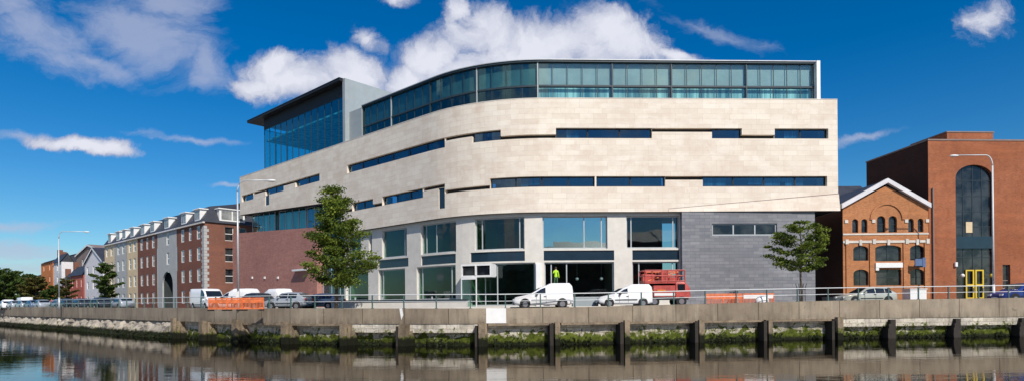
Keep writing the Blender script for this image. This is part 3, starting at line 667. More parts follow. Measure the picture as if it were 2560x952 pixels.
# --- glass tower
d = -.5; p, q = main.hit(652, 400)[0], main.hit(856, 340)[0]; ZR = 28.35
n = round((q - p) / 1.55)
tw = window(main, MBd, p, q, ZT, ZR - 1.4, d, n, 1, 'mullion_dark', 'glass_tower', .07, 'tower_glazing')
tn = 4
sd = Path([main.m(p, -14, 0)[:2], main.m(p, -.5, 0)[:2]])
window(sd, MBd, 0, sd.len, ZT, ZR - 1.4, 0, 8, 1, 'mullion_dark', 'glass_tower', .07, 'tower_side_glazing')
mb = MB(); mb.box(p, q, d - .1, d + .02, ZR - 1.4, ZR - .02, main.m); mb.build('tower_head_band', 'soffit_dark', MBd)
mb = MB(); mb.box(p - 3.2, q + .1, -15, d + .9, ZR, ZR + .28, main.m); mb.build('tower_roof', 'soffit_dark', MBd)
mb = MB(); mb.box(p - 3.25, q + .12, -15.1, d + .95, ZR + .283, ZR + .34, main.m); mb.build('tower_roof_edge', 'mullion_dark', MBd)
mb = MB(); mb.box(q + .02, q + .5, -15, d + .45, ZT - .01, ZR + .28, main.m); mb.box(q + .5, s0 - .02, -4, d - .1, ZT, ZG, main.m); mb.build('tower_side_wall', 'grey_panel', MBd)
mb = MB(); bh = [(p + 6 + k * 1.9, p + 7.0 + k * 1.9, 22.1, 23.4) for k in range(7)]
wall_grid(mb, main, p + .2, q, ZT, ZR, bh, -9, .2); mb.box(p + .2, q, -9, d - .2, ZT + 4.0, ZT + 4.2, main.m)
mb.build('tower_inner_wall', 'teal_curtain', MBd)
# --- pink brick lower wing
bz = lambda px, py: main.hit(px, py)[1]
s0, s1 = main.hit(577, 650)[0], S(786, 650); z0_, z1_ = bz(605, 577), bz(755, 572)
zf = lambda a, z: (z0_ + (z1_ - z0_) * (a - s0) / (s1 - s0)) if z > 12 else z
mb = MB(); wall_grid(mb, main, s0, s1, GZ, 13, [], -.3, .3, 3.0, zfn=zf)
mb.face([main.m(s1, -.3, GZ), main.m(s1, -6, GZ), main.m(s1, -6, z1_), main.m(s1, -.3, z1_)]); mb.face([main.m(s0, -6, GZ), main.m(s0, -.3, GZ), main.m(s0, -.3, z0_), main.m(s0, -6, z0_)])
mb.face([main.m(s0, -.3, z0_), main.m(s1, -.3, z1_), main.m(s1, -6, z1_), main.m(s0, -6, z0_)])
mb.build('brick_wing', 'pink_brick', MBd)
for px in (626, 657, 690):
    a_, z = main.hit(px, 693); mb = MB(); mb.box(a_ - .16, a_ + .16, -.3, -.18, z - .15, z + .15, main.m); mb.build('wall_lamp', 'white_paint', MBd)
a_, z = main.hit(735, 675); mb = MB(); mb.box(a_, S(769, 675), -.3, .3, z - .12, z + .1, main.m); mb.build('door_canopy', 'white_paint', MBd)
# recess glazing above brick
a_, b_ = S(612, 560), S(850, 545)
for (u0, u1, gl) in ((612, 668, 'glass_teal'), (678, 745, 'glass_teal'), (748, 850, 'glass_blue')):
    x0, x1 = S(u0, 560), S(u1, 545); zz = (zf(x0, 13) + zf(x1, 13)) / 2
    window(main, MBd, x0, x1, min(zf(x1, 13), zf(x0, 13)) + .05 if u1 < 800 else 3.0, max(zleft(x0), zleft(x1)), -1.1, max(2, round((x1 - x0) / 1.7)), 1, 'window_frame_grey', gl, .09, 'recess_window')
mb = MB(); mb.box(a_, S(745, 545), -3.2, -3.0, 12, 16, main.m, 3.0); mb.build('recess_blind', 'teal_curtain', MBd)
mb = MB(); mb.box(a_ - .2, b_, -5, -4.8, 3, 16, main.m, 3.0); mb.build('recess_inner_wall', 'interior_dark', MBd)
a_, b_ = main.s_at(790, 700), sStep
# --- lower glazed facade
d = -.45; e0, e1 = S(852, 650), S(1706, 620)
UW = [(862, 893), (913, 921), (946, 1008), (1043, 1133), (1181, 1310), (1357, 1521), (1569, 1703)]
SW = [(862, 912), (937, 1012), (1044, 1132), (1170, 1311), (1360, 1538), (1584, 1703)]
LW = [(856, 912), (937, 1004), (1033, 1132), (1168, 1338), (1362, 1538), (1584, 1703)]
UV_ = {1043: [1053, 1078], 1181: [1198, 1297], 1357: [1463, 1507], 1569: [1582, 1688], 946: [999], 862: None, 913: None}
LV_ = {937: [945], 1033: [1043, 1118], 1168: [1206, 1238], 1362: [1380, 1419], 1584: [1602, 1687], 856: [862]}
H = []
def fs(px, z): return main.s_at(px, HY - (z - EYE) / 55 * F)
for a_, b_ in UW: H.append((fs(a_, 9), fs(b_, 9), 7.85, 10.8))
for a_, b_ in SW: H.append((fs(a_, 7), fs(b_, 7), 6.78, 7.68))
for a_, b_ in LW: H.append((fs(a_, 5), fs(b_, 5), 3.35 if a_ != 1168 else 2.7, 6.62))
mb = MB(); wall_grid(mb, main, e0, e1, GZ, ZBOT, H, d, .5, 1.0); mb.build('pillar_facade', 'pale_pillar_stone', MBd)
k = 0
for a_, b_ in UW:
    h = H[k]; k += 1; vs = UV_.get(a_); vs = [fs(v, 9) for v in vs] if vs else None
    window(main, MBd, h[0] + .01, h[1] - .01, h[2] + .01, h[3] - .01, d - .25, 1, 1, 'window_frame_grey', 'glass_green' if a_ < 1300 else 'glass_sky' if a_ == 1357 else 'glass_clear', .1, 'first_floor_window', 1.0, vs)
for a_, b_ in SW:
    h = H[k]; k += 1; mb = MB(); mb.box(h[0] + .01, h[1] - .01, d - .4, d - .12, h[2] + .01, h[3] - .01, main.m, 1.0); mb.build('spandrel_panel', 'navy_spandrel', MBd)
for a_, b_ in LW:
    h = H[k]; k += 1; vs = [fs(v, 5) for v in LV_[a_]]
    window(main, MBd, h[0] + .01, h[1] - .01, h[2] + .01, h[3] - .01, d - .25, 1, 1, 'window_frame_grey', 'glass_green' if a_ < 1300 else 'glass_clear', .1, 'ground_floor_window', 1.0, vs)
mb = MB(); mb.box(e0, e1, d, d + .06, 7.70, 7.80, main.m, 1.0); mb.box(e0, e1, d, d + .05, 6.64, 6.74, main.m, 1.0)
# rooms
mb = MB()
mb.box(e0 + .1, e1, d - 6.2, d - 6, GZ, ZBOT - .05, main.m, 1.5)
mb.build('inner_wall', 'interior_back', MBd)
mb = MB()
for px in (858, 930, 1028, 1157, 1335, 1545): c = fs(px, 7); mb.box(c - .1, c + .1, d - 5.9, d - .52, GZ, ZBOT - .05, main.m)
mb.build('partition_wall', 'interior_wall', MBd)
for px in (1450, 1513):
    a_ = fs(px, 5); mb = MB(); mb.ball(main.m(a_, d - 1.5, 5.15), .16); mb.tube([main.m(a_, d - 1.5, 5.3), main.m(a_, d - 1.5, 7.2)], .01, 4); mb.build('pendant_lamp', 'white_paint', MBd, smooth=True)
mb = MB(); mb.box(e0 + .1, e1, d - 6, d - .52, 7.2, 7.5, main.m, 1.5); mb.box(e0 + .1, e1, d - 6, d - .52, GZ + .02, GZ + .3, main.m, 1.5); mb.build('inner_floor', 'interior_floor', MBd)
# slim column and entrance porch
c = fs(1347, 5); mb = MB(); mb.box(c - .25, c + .27, d, d + .16, GZ, 6.55, main.m); mb.build('column', 'white_paint', MBd)
c0, c1 = fs(1168, 5), fs(1238, 5); zt, zb = main.hit(1200, 662)[1], main.hit(1200, 690)[1]
pf = lambda a, dd, z: main.m(a, dd + d, z)
mb = MB(); cm = (c0 + c1) / 2
for z in (zt, zb): mb.box(c0, c1, .3, 1.6, z - .1, z + .06, pf)
for a_ in (c0, cm - .06, c1 - .12): mb.box(a_, a_ + .12, 1.3, 1.598, zb + .062, zt - .102, pf)
mb.box(c0, c0 + .1, .02, 1.3, zb, zt, pf); mb.box(c1 - .1, c1 - .002, .02, 1.3, zb, zt, pf)
po = mb.build('entrance_porch', 'white_paint', MBd)
mb = MB(); mb.box(c0 + .13, cm - .08, 1.4, 1.43, zb + .07, zt - .11, pf); mb.box(cm + .07, c1 - .14, 1.4, 1.43, zb + .07, zt - .11, pf); mb.build('porch_window', 'house_glass', po)
mb = MB(); mb.box(c0, c0 + .08, 1.5, 1.58, GZ, zb - .1, pf); mb.box(cm, cm + .08, 1.5, 1.58, GZ, zb - .1, pf); mb.box(c0 + .08, cm, 1.5, 1.58, zb - .3, zb - .102, pf); mb.box(c0 + .08, cm, 1.5, 1.58, GZ, GZ + .12, pf); dr = mb.build('porch_door', 'white_paint', MBd)
mb = MB(); mb.box(c0 + .08, cm, 1.53, 1.55, GZ + .12, zb - .3, pf); mb.build('door_pane', 'glass_green', dr)
# --- grey limestone block
d = .04; g0, g1 = S(1705, 620), S(2037, 620); zt = ZBOT - .04
w0, w1 = S(1780, 575), S(1942, 575); wz0, wz1 = main.hit(1850, 588)[1], main.hit(1850, 558)[1]
mb = MB(); wall_grid(mb, main, g0, g1, GZ, zt, [(w0, w1, wz0, wz1)], d, .3, 3.0)
mb.face([main.m(g0, -2, GZ), main.m(g0, d, GZ), main.m(g0, d, zt), main.m(g0, -2, zt)]); mb.face([main.m(g0, d, zt), main.m(g1, d, zt), main.m(g1, 0, zt), main.m(g0, 0, zt)])
mb.face([main.m(g1, d, GZ), main.m(g1, -8, GZ), main.m(g1, -8, zt), main.m(g1, d, zt)]); mb.build('limestone_block', 'grey_limestone', MBd)
window(main, MBd, w0, w1, wz0, wz1, d - .14, 3, 1, 'window_frame_grey', 'house_glass', .12, 'block_window')
# dark recess right of it
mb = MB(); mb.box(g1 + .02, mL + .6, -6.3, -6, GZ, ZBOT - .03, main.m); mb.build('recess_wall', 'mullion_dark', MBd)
q0, q1 = S(2049, 710), S(2074, 710); zz = main.hit(2060, 686)[1]; q0, q1 = q0 + 3.1, q1 + 3.2
mb = MB(); mb.box(q0, q1, -5.98, -5.9, GZ, GZ + 2.3, main.m); dr = mb.build('service_door', 'grey_panel', MBd); mb = MB(); mb.box(q0 + .1, q0 + .2, -5.9, -5.82, GZ + 1, GZ + 1.1, main.m); mb.build('handle', 'silver_trim', dr)

# low grey ramp wall in front of the glazed bays
rw = Path([tuple(at(828, 760, 50))[:2], tuple(at(1166, 760, 46.5))[:2]])
mb = MB(); mb.box(0, rw.len, -.3, 0, GZ, 3.12, rw.m); r_ = mb.build('ramp_wall', 'pale_pillar_stone'); tag(r_, 'low pale ramp wall with dark coping in front of the glazed bays', 'low wall')
mb = MB(); mb.box(-.02, rw.len + .02, -.34, .04, 3.122, 3.3, rw.m); mb.build('coping', 'mullion_dark', r_)
lw = Path([tuple(at(1432, 760, 47.5))[:2], tuple(at(1496, 760, 47.5))[:2]])
mb = MB(); mb.box(0, lw.len, -.9, 0, GZ, 3.3, lw.m); mb.box(.06, lw.len - .06, -.84, -.06, 3.3, 3.36, lw.m); pl_ = mb.build('planter', 'grey_panel'); tag(pl_, 'pale grey oblong planter box between the two small white vans', 'planter')

# ------------------------------------------------------------------ right brick buildings
gb = Path([tuple(at(2108, 700, 56.0))[:2], tuple(at(2322, 700, 56.0))[:2]])
GB = tag(empty('gabled_warehouse', (35, 57, GZ)), 'small gabled orange brick warehouse with rows of arched windows and pale gable coping', 'building')
ez, ez2, az = gb.hit(2110, 518)[1], gb.hit(2320, 512)[1], gb.hit(2217, 465)[1]
A_ = lambda px: gb.s_at(px, 620); Zr = lambda r: gb.hit(2217, r)[1]
wh = []; ar = []
def addw(a, b, r0, r1, rise): s0_, s1_ = A_(a), A_(b); wh.append((s0_, s1_, Zr(r1), Zr(r0))); ar.append((s0_, s1_, Zr(r0), rise))
for a, b in ((2131, 2146), (2154, 2169), (2271, 2285), (2295, 2309)): addw(a, b, 546, 580, .27)
for a, b in ((2193, 2214), (2222, 2243)): addw(a, b, 539, 580, .38)
for a, b in ((2133, 2171), (2275, 2311)): addw(a, b, 613, 650, .35)
addw(2188, 2253, 612, 652, .3)
for a, b in ((2133, 2171), (2275, 2311)): addw(a, b, 672, 712, .4)
addw(2190, 2253, 672, 712, .05)
eL = Zr(518)
sw = MB(); sw.face([gb.m(0, -14, GZ), gb.m(0, 0, GZ), gb.m(0, 0, eL), gb.m(0, -14, eL)]); sw.build('side_wall', 'shaded_brick', GB)
mb = MB(); wall_grid(mb, gb, 0, gb.len, GZ, eL, wh, 0, .25, None, ar)
mid = A_(2217); mb.face([gb.m(0, 0, eL), gb.m(gb.len, 0, eL), gb.m(mid, 0, az)], [(0, eL), (gb.len, eL), (mid, az)])
mb.face([gb.m(gb.len, 0, GZ), gb.m(gb.len, -14, GZ), gb.m(gb.len, -14, eL), gb.m(gb.len, 0, eL)])
mb.build('front_wall', 'yellow_brick', GB)
for h, a in zip(wh, ar):
    window(gb, GB, h[0] - .01, h[1] + .01, h[2] - .01, h[3] + .01, -.2, 2 if h[1] - h[0] > .9 else 1, 2, 'dark_metal', 'house_glass', .05, 'arched_window')
mb = MB(); mb.box(0, gb.len, .0, .07, Zr(606), Zr(600), gb.m); mb.box(0, gb.len, .0, .05, Zr(586), Zr(582), gb.m)
for px in (2112, 2180, 2262, 2314): mb.box(A_(px), A_(px) + .28, .07, .16, Zr(609), Zr(597), gb.m)
for px in (2150, 2220, 2292): mb.box(A_(px) - .12, A_(px) + .12, .07, .14, Zr(612), Zr(598), gb.m)
for px in (2112, 2180, 2262, 2314): mb.box(A_(px), A_(px) + .3, .0, .08, Zr(556), Zr(548), gb.m)
mb.build('string_course', 'limestone_trim', GB)
for px in (2120, 2179, 2263, 2316):
    mb = MB(); mb.box(A_(px) - .22, A_(px) + .22, .0, .1, GZ, Zr(607), gb.m); mb.build('pilaster', 'yellow_brick', GB)
mb = MB(); n = 18; cc = A_(2218); rr = (A_(2262) - A_(2176)) / 2
for k in range(n):
    t0, t1 = math.pi * k / n, math.pi * (k + 1) / n; zc = Zr(548)
    P_ = lambda t, r, dd: gb.m(cc + r * math.cos(t), dd, zc + r * math.sin(t) * 1.0)
    mb.face([P_(t0, rr, .09), P_(t1, rr, .09), P_(t1, rr - .22, .09), P_(t0, rr - .22, .09)]); mb.face([P_(t0, rr, 0), P_(t1, rr, 0), P_(t1, rr, .09), P_(t0, rr, .09)]); mb.face([P_(t0, rr - .22, .09), P_(t1, rr - .22, .09), P_(t1, rr - .22, 0), P_(t0, rr - .22, 0)])
mb.build('relief_arch', 'yellow_brick', GB)
mb = MB()
for (a, za), (b, zb_) in (((-.2, eL - .1), (mid, az + .25)), ((mid, az + .25), (gb.len + .1, eL - .1))):
    for off, dd0, dd1 in ((0, -.1, .3),):
        P4 = [gb.m(a, dd1, za), gb.m(b, dd1, zb_), gb.m(b, dd1, zb_ + .42), gb.m(a, dd1, za + .42)]; Q4 = [gb.m(a, dd0, za), gb.m(b, dd0, zb_), gb.m(b, dd0, zb_ + .42), gb.m(a, dd0, za + .42)]
        mb.face(P4); mb.face([Q4[3], Q4[2], Q4[1], Q4[0]]); mb.face([P4[3], P4[2], Q4[2], Q4[3]]); mb.face([P4[1], P4[0], Q4[0], Q4[1]]); mb.face([P4[0], P4[3], Q4[3], Q4[0]]); mb.face([P4[1], Q4[1], Q4[2], P4[2]])
mb.build('gable_coping', 'white_render', GB)
mb = MB()
for a, b in ((-.2, mid), (mid, gb.len + .1)):
    za, zb_ = (eL + .2, az + .55) if a < 0 else (az + .55, eL + .2)
    mb.face([gb.m(a, -.12, za), gb.m(b, -.12, zb_), gb.m(b, -14, zb_), gb.m(a, -14, za)])
mb.build('roof', 'slate', GB)
mb = MB(); mb.box(A_(2186), A_(2253), .04, .22, Zr(668), Zr(656), gb.m); mb.box(A_(2186), A_(2194), .04, .2, Zr(675), Zr(668.2), gb.m); mb.build('shop_fascia', 'white_paint', GB)
mb = MB(); mb.box(A_(2293), A_(2300), .1, .75, Zr(668), Zr(645), gb.m); mb.box(A_(2275), A_(2293), .62, .72, Zr(665), Zr(648), gb.m); mb.build('projecting_sign', ['blue_render'], GB)
# slate-roofed building behind
sb = Path([tuple(at(2085, 600, 74))[:2], tuple(at(2200, 600, 74))[:2]])
SB = tag(empty('slate_roof_building', (41, 75, GZ)), 'dark slate roofed building seen in the gap behind the gabled warehouse', 'building')
mb = MB(); mb.box(0, sb.len, -8, 0, GZ, sb.hit(2120, 512)[1], sb.m); mb.build('wall', 'red_brown_brick', SB)
zr0, zr1 = sb.hit(2120, 512)[1], sb.hit(2120, 450)[1]
mb = MB(); mb.face([sb.m(-.3, .3, zr0), sb.m(sb.len, .3, zr0), sb.m(sb.len, -4, zr1), sb.m(-.3, -4, zr1)]); mb.face([sb.m(-.3, -4, zr1), sb.m(sb.len, -4, zr1), sb.m(sb.len, -8, zr0), sb.m(-.3, -8, zr0)]); mb.build('roof', 'slate', SB)
# big orange brick block
bb = Path([tuple(at(2322, 600, 56.4))[:2], tuple(at(2700, 600, 57.2))[:2]])
BB = tag(empty('arched_window_block', (48, 60, GZ)), 'big orange brick block with a tall arched window and yellow doors', 'building')
B_ = lambda px: bb.s_at(px, 600); Zb = lambda r: bb.hit(2430, r)[1]
top_ = bb.hit(2330, 352)[1]; bw = (B_(2390), B_(2484), GZ + .0, Zb(412)); dw = (B_(2506), B_(2525), Zb(740), Zb(661))
mb = MB(); wall_grid(mb, bb, 0, bb.len, GZ, top_, [bw, dw], 0, .35, None, [(bw[0], bw[1], bw[3], 1.25)])
mb.build('wall', 'orange_brick', BB)
mb = MB(); mb.face([bb.m(0, -9, GZ), bb.m(0, 0, GZ), bb.m(0, 0, top_), bb.m(0, -9, top_)], [(0, GZ), (9, GZ), (9, top_), (0, top_)]); mb.build('side_wall', 'shaded_brick', BB)
mb = MB(); mb.box(-.03, bb.len, -9.1, .05, top_ + .003, top_ + .14, bb.m); mb.build('coping', 'brown_render', BB)
mb = MB(); zz = bb.hit(2430, 330)[1]; mb.box(B_(2376), B_(2492), -5, -.3, top_ + .15, zz, bb.m); mb.build('roof_box', 'orange_brick', BB)
mb = MB(); mb.box(B_(2374), B_(2494), -5.05, -.25, zz + .002, zz + .12, bb.m); mb.build('roof_box_coping', 'brown_render', BB)
ww = window(bb, BB, bw[0] - .01, bw[1] + .01, bw[2], bw[3] + .01, -.25, 4, 9, 'dark_metal', 'house_glass', .07, 'tall_arched_window')
mb = MB(); mb.box(B_(2420), B_(2436), -.28, -.22, Zb(580), Zb(553), bb.m); mb.build('lit_blind', 'cream_render', ww)
mb = MB(); mb.box(bw[0], bw[1], -.2, -.1, Zb(620), Zb(590), bb.m); mb.build('spandrel_panel', 'navy_spandrel', ww)
window(bb, BB, dw[0], dw[1], dw[2], dw[3], -.2, 1, 2, 'brown_render', 'house_glass', .08, 'side_window')
for a, b in ((2416, 2437), (2440, 2461)):
    mb = MB(); x0, x1 = B_(a), B_(b); z0, z1 = GZ + .25, Zb(673); d0, d1 = -.2, -.1
    mb.box(x0, x1, d0, d1, z0, z0 + .3, bb.m); mb.box(x0, x1, d0, d1, z1 - .12, z1, bb.m); mb.box(x0, x0 + .13, d0, d1, z0 + .3, z1 - .12, bb.m); mb.box(x1 - .13, x1, d0, d1, z0 + .3, z1 - .12, bb.m); mb.box(x0 + .13, x1 - .13, d0, d1, (z0 + z1) / 2 - .06, (z0 + z1) / 2 + .1, bb.m)
    dr = mb.build('yellow_door', 'yellow_paint', BB); mb = MB(); mb.box(x1 - .12, x1 - .07, -.1, -.04, z0 + .8, z0 + 1.2, bb.m); mb.build('handle', 'silver_trim', dr)
for px, nm in ((2402, 'white_paint'), (2475, 'yellow_paint')):
    a, z = bb.hit(px, 688); mb = MB(); mb.ball(bb.m(a, .2, z), .18); mb.tube([bb.m(a, .2, z), bb.m(a, -.2, z - .05)], .03); mb.build('door_lamp', nm, BB)
a, z = bb.hit(2388, 660); mb = MB(); mb.box(a - .13, a + .1, 0, .2, z - .2, z + .2, bb.m); mb.build('alarm_box', 'white_paint', BB)
a = B_(2341) - 1.05; mb = MB(); mb.tube([bb.m(.35, .12, GZ), bb.m(.35, .12, bb.hit(2328, 470)[1])], .07, 8); mb.build('drainpipe', 'brown_render', BB)

# ------------------------------------------------------------------ apartment terrace on the left
ap = Path([(-132, 166.3), (-83.7, 122.8), (-45.8, 88.7)]); ap = Path([tuple(Vector((-45.8, 88.7)) + Vector((-1, .9)).normalized() * 55), (-45.8, 88.7)])
def aps(px, r=680): return ap.s_at(px, r)
EV = ap.hit(510, 553)[1]
def terrace(name, label, px0, px1, wallm, cols, rowsn=4, arch=None, dorm=1, quoin=False, side=False):
    s0, s1 = aps(px0), aps(px1); E = tag(empty(name, ap.m(s0, -3, GZ)), label, 'building')
    holes = []; ars = []; fh = (EV - GZ) / rowsn
    for r in range(rowsn):
        for (c, w) in cols:
            if arch and r < 2: continue
            x = s0 + (s1 - s0) * c; w_ = w * 1.35; holes.append((x - w_ / 2, x + w_ / 2, GZ + fh * r + .75, GZ + fh * r + 2.75))
    if arch:
        x = s0 + (s1 - s0) * .52; aw = (s1 - s0) * .27; holes.append((x - aw, x + aw, GZ, GZ + 6.0)); ars.append((x - aw, x + aw, GZ + 6.0, min(aw, 2.2)))
    mb = MB(); wall_grid(mb, ap, s0, s1, GZ, EV, holes, 0, .25, None, ars)
    if side:
        sdp = Path([ap.m(s1, 0, 0)[:2], ap.m(s1, -13, 0)[:2]])
        hs = []
        for r in range(1, rowsn):
            hs.append((3.0, 4.3, GZ + fh * r + .6, GZ + fh * r + 2.7)); hs.append((5.1, 6.3, GZ + fh * r + .6, GZ + fh * r + 2.7))
        wall_grid(mb, sdp, 0, 13, GZ, EV, hs, 0, .3)
    mb.build('wall', wallm, E)
    if side:
        for h in hs: window(sdp, E, h[0], h[1], h[2], h[3], -.2, 1, 2, 'white_paint', 'house_glass', .09)
    for h in holes:
        if arch and h[2] == GZ:
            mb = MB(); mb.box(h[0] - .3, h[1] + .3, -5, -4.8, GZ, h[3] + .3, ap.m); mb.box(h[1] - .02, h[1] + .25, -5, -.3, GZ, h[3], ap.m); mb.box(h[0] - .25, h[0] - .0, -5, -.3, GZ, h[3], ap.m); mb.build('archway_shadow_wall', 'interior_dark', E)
        else: window(ap, E, h[0], h[1], h[2], h[3], -.08, 1, 2, 'white_paint', 'curtained_glass', .17)
    # mansard
    mb = MB(); RZ = EV + 2.6; sl = 1.5; e1_ = s1 if not side else s1
    def q4(*p): mb.face([ap.m(*x) for x in p])
    xr = sl if side else 0
    q4((s0, .25, EV), (s1 + (.25 if side else 0), .25, EV), (s1 - xr, -sl, RZ), (s0, -sl, RZ)); q4((s0, -sl, RZ), (s1 - xr, -sl, RZ), (s1 - xr - (1.5 if side else 0), -6, RZ + 1.0), (s0, -6, RZ + 1.0)); q4((s0, -13, RZ - 1), (s0, -6, RZ + 1.0), (s1 - xr, -6, RZ + 1), (s1, -13, RZ - 1))
    q4((s0, .25, EV), (s0, -sl, RZ), (s0, -6, RZ + 1.0), (s0, -13, EV))
    if side: q4((s1 + .25, .25, EV), (s1 + .25, -13, EV), (s1 - xr, -11, RZ), (s1 - xr, -sl, RZ)); q4((s1 - xr, -sl, RZ), (s1 - xr, -11, RZ), (s1 - xr - 1.5, -6, RZ + 1))
    else: q4((s1, .25, EV), (s1, -sl, RZ), (s1, -6, RZ + 1.0), (s1, -13, EV))
    rf = mb.build('roof', 'slate', E)
    for c in ([.5] if dorm == 1 else [.27, .77] if dorm == 2 else [.18, .5, .82]):
        x = s0 + (s1 - s0) * c; mb = MB(); mb.box(x - 1.0, x + 1.0, -1.6, .0, EV + .35, EV + 2.0, ap.m); mb.box(x - 1.2, x + 1.2, -1.7, .2, EV + 2.0, EV + 2.15, ap.m); dm = mb.build('dormer', 'white_paint', E)
        mb = MB(); mb.box(x - .8, x - .06, .003, .03, EV + .6, EV + 1.8, ap.m); mb.box(x + .06, x + .8, .003, .03, EV + .6, EV + 1.8, ap.m); mb.build('pane', 'curtained_glass', dm)
    if side:
        mb = MB(); mb.box(2.2, 6.0, -1.6, .0, EV + .3, EV + 2.1, sdp.m); mb.box(2.0, 6.2, -1.7, .2, EV + 2.1, EV + 2.25, sdp.m); dm = mb.build('dormer', 'white_paint', E)
        mb = MB(); mb.box(2.5, 4.0, .003, .03, EV + .6, EV + 1.9, sdp.m); mb.box(4.2, 5.7, .003, .03, EV + .6, EV + 1.9, sdp.m); mb.build('pane', 'curtained_glass', dm)
    mb = MB(); mb.box(s0 + .02, s1 + (.3 if side else -.02), .003, .3, EV - .22, EV - .005, ap.m); mb.build('eaves_course', 'limestone_trim' if wallm != 'grey_render' else 'white_render', E)
    if quoin:
        mb = MB()
        for k in range(int((EV - GZ - .3) / .45)): mb.box(s1 - (.9 if k % 2 else .65), s1 + .05, .003, .06, GZ + k * .45, GZ + k * .45 + .42, ap.m); mb.box(-.06, (.65 if k % 2 else .4), .003, .06, GZ + k * .45, GZ + k * .45 + .42, sdp.m)
        mb.build('quoins', 'grey_render', E)
    return E
terrace('apartment_house', 'red-brown brick apartment house at the street corner with grey quoins and a wide side dormer', 443, 511, 'red_brown_brick', [(.22, 1.0), (.5, .8), (.8, 1.0)], dorm=2, quoin=True, side=True)
terrace('apartment_house', 'narrow grey rendered apartment house with a tall dark archway', 394, 442.5, 'grey_render', [(.55, .9)], arch=True, dorm=1)
terrace('apartment_house', 'red-brown brick apartment house directly left of the grey archway front', 345, 393.5, 'red_brown_brick', [(.2, 1.0), (.5, .8), (.8, 1.0)], dorm=2)
terrace('apartment_house', 'tall cream rendered apartment house with four storeys of windows', 318, 344.5, 'cream_render', [(.28, 1.0), (.72, 1.0)], dorm=1)
terrace('apartment_house', 'pale grey rendered apartment house in the middle of the terrace', 288, 317.5, 'grey_render', [(.3, 1.0), (.7, 1.0)], dorm=2)
terrace('apartment_house', 'pale cream apartment house at the far end of the mansard roofed terrace', 262, 287.5, 'cream_render', [(.25, 1.0), (.7, 1.0)], dorm=1)
# further houses down the quay
far = Path([(-260, 281.5), (-83.7, 122.8)])
def house(name, label, px0, px1, row, wallm, roofm='slate', gable=None, rows_=3, cols=2, off=0, dep=10, winw=1.1):
    s0, s1 = far.s_at(px0, 700), far.s_at(px1, 700); zt = far.hit((px0 + px1) / 2, row)[1]
    E = tag(empty(name, far.m(s0, -3, GZ)), label, 'building'); fh = (zt - GZ) / rows_; holes = []
    f = Path([far.m(s0, off, 0)[:2], far.m(s1, off, 0)[:2]])
    for r in range(rows_):
        for c in range(cols):
            x = f.len * (c + .5) / cols; holes.append((x - winw / 2, x + winw / 2, GZ + fh * r + fh * .28, GZ + fh * r + fh * .78))
    mb = MB(); wall_grid(mb, f, 0, f.len, GZ, zt, holes, 0, .2)
    mb.face([f.m(0, -dep, GZ), f.m(0, 0, GZ), f.m(0, 0, zt), f.m(0, -dep, zt)]); mb.face([f.m(f.len, 0, GZ), f.m(f.len, -dep, GZ), f.m(f.len, -dep, zt), f.m(f.len, 0, zt)])
    if gable: 
        gz = far.hit((px0 + px1) / 2, gable)[1]; mb.face([f.m(0, 0, zt), f.m(f.len, 0, zt), f.m(f.len / 2, 0, gz)])
    mb.build('wall', wallm, E)
    for h in holes: window(f, E, h[0], h[1], h[2], h[3], -.1, 1, 2, 'white_paint', 'house_glass', .1)
    mb = MB(); 
    if gable:
        for a, b, c, d_ in ((-.2, f.len / 2, zt, gz + .1), (f.len / 2, f.len + .2, gz + .1, zt)):
            mb.face([f.m(a, .3, c), f.m(b, .3, d_), f.m(b, -dep, d_), f.m(a, -dep, c)]); 
        mb.build('roof', roofm, E)
        mb = MB()
        for a, b, c, d_ in ((-.2, f.len / 2, zt, gz), (f.len / 2, f.len + .2, gz, zt)): mb.face([f.m(a, .32, c - .3), f.m(b, .32, d_ - .3), f.m(b, .32, d_ + .1), f.m(a, .32, c + .1)])
        mb.build('bargeboard', 'white_paint', E)
    else:
        mb.face([f.m(-.2, .3, zt), f.m(f.len + .2, .3, zt), f.m(f.len + .2, -dep / 2, zt + 2.2), f.m(-.2, -dep / 2, zt + 2.2)]); mb.face([f.m(-.2, -dep / 2, zt + 2.2), f.m(f.len + .2, -dep / 2, zt + 2.2), f.m(f.len + .2, -dep, zt), f.m(-.2, -dep, zt)])
        mb.face([f.m(0, 0, zt), f.m(0, -dep / 2, zt + 2.2), f.m(0, -dep, zt)]); mb.face([f.m(f.len, 0, zt), f.m(f.len, -dep, zt), f.m(f.len, -dep / 2, zt + 2.2)])
        rf = mb.build('roof', roofm, E); mb = MB(); mb.box(.3, 1.3, -dep / 2 - .5, -dep / 2 + .5, zt + 1.6, zt + 3.4, f.m); mb.build('chimney', 'red_brown_brick', rf)
house('gabled_house', 'white rendered gabled house next to the terrace end', 212, 258, 655, 'white_render', gable=618, rows_=3, cols=3, winw=1.3)
house('brown_warehouse', 'tall brown warehouse with plain gable rising behind the red shop', 154, 216, 630, 'brown_render', roofm='brown_render', gable=608, rows_=3, cols=2, off=-3)
house('red_shop', 'low red fronted shop between white gabled house and lamp post', 176, 209, 688, 'red_render', rows_=2, cols=3, dep=2)
house('white_house', 'tall white rendered house just right of the orange house', 134, 154, 655, 'white_render', rows_=4, cols=1, dep=2.5)
house('pink_shop', 'low pale pink shop beside the white house', 156, 175, 705, 'pink_brick', rows_=2, cols=2, dep=2)
house('orange_house', 'bright orange rendered house rising over the riverside trees', 103, 132, 655, 'orange_render', rows_=4, cols=2)
house('cream_house', 'cream house left of the orange house half hidden by trees', 86, 102, 690, 'cream_render', rows_=2, cols=1)
house('distant_grey_block', 'distant dark grey block above the trees', 38, 62, 652, 'slate', rows_=4, cols=2, off=-25)
house('distant_pale_house', 'distant pale house above the riverside trees', 62, 86, 655, 'cream_render', rows_=4, cols=2, off=-20)
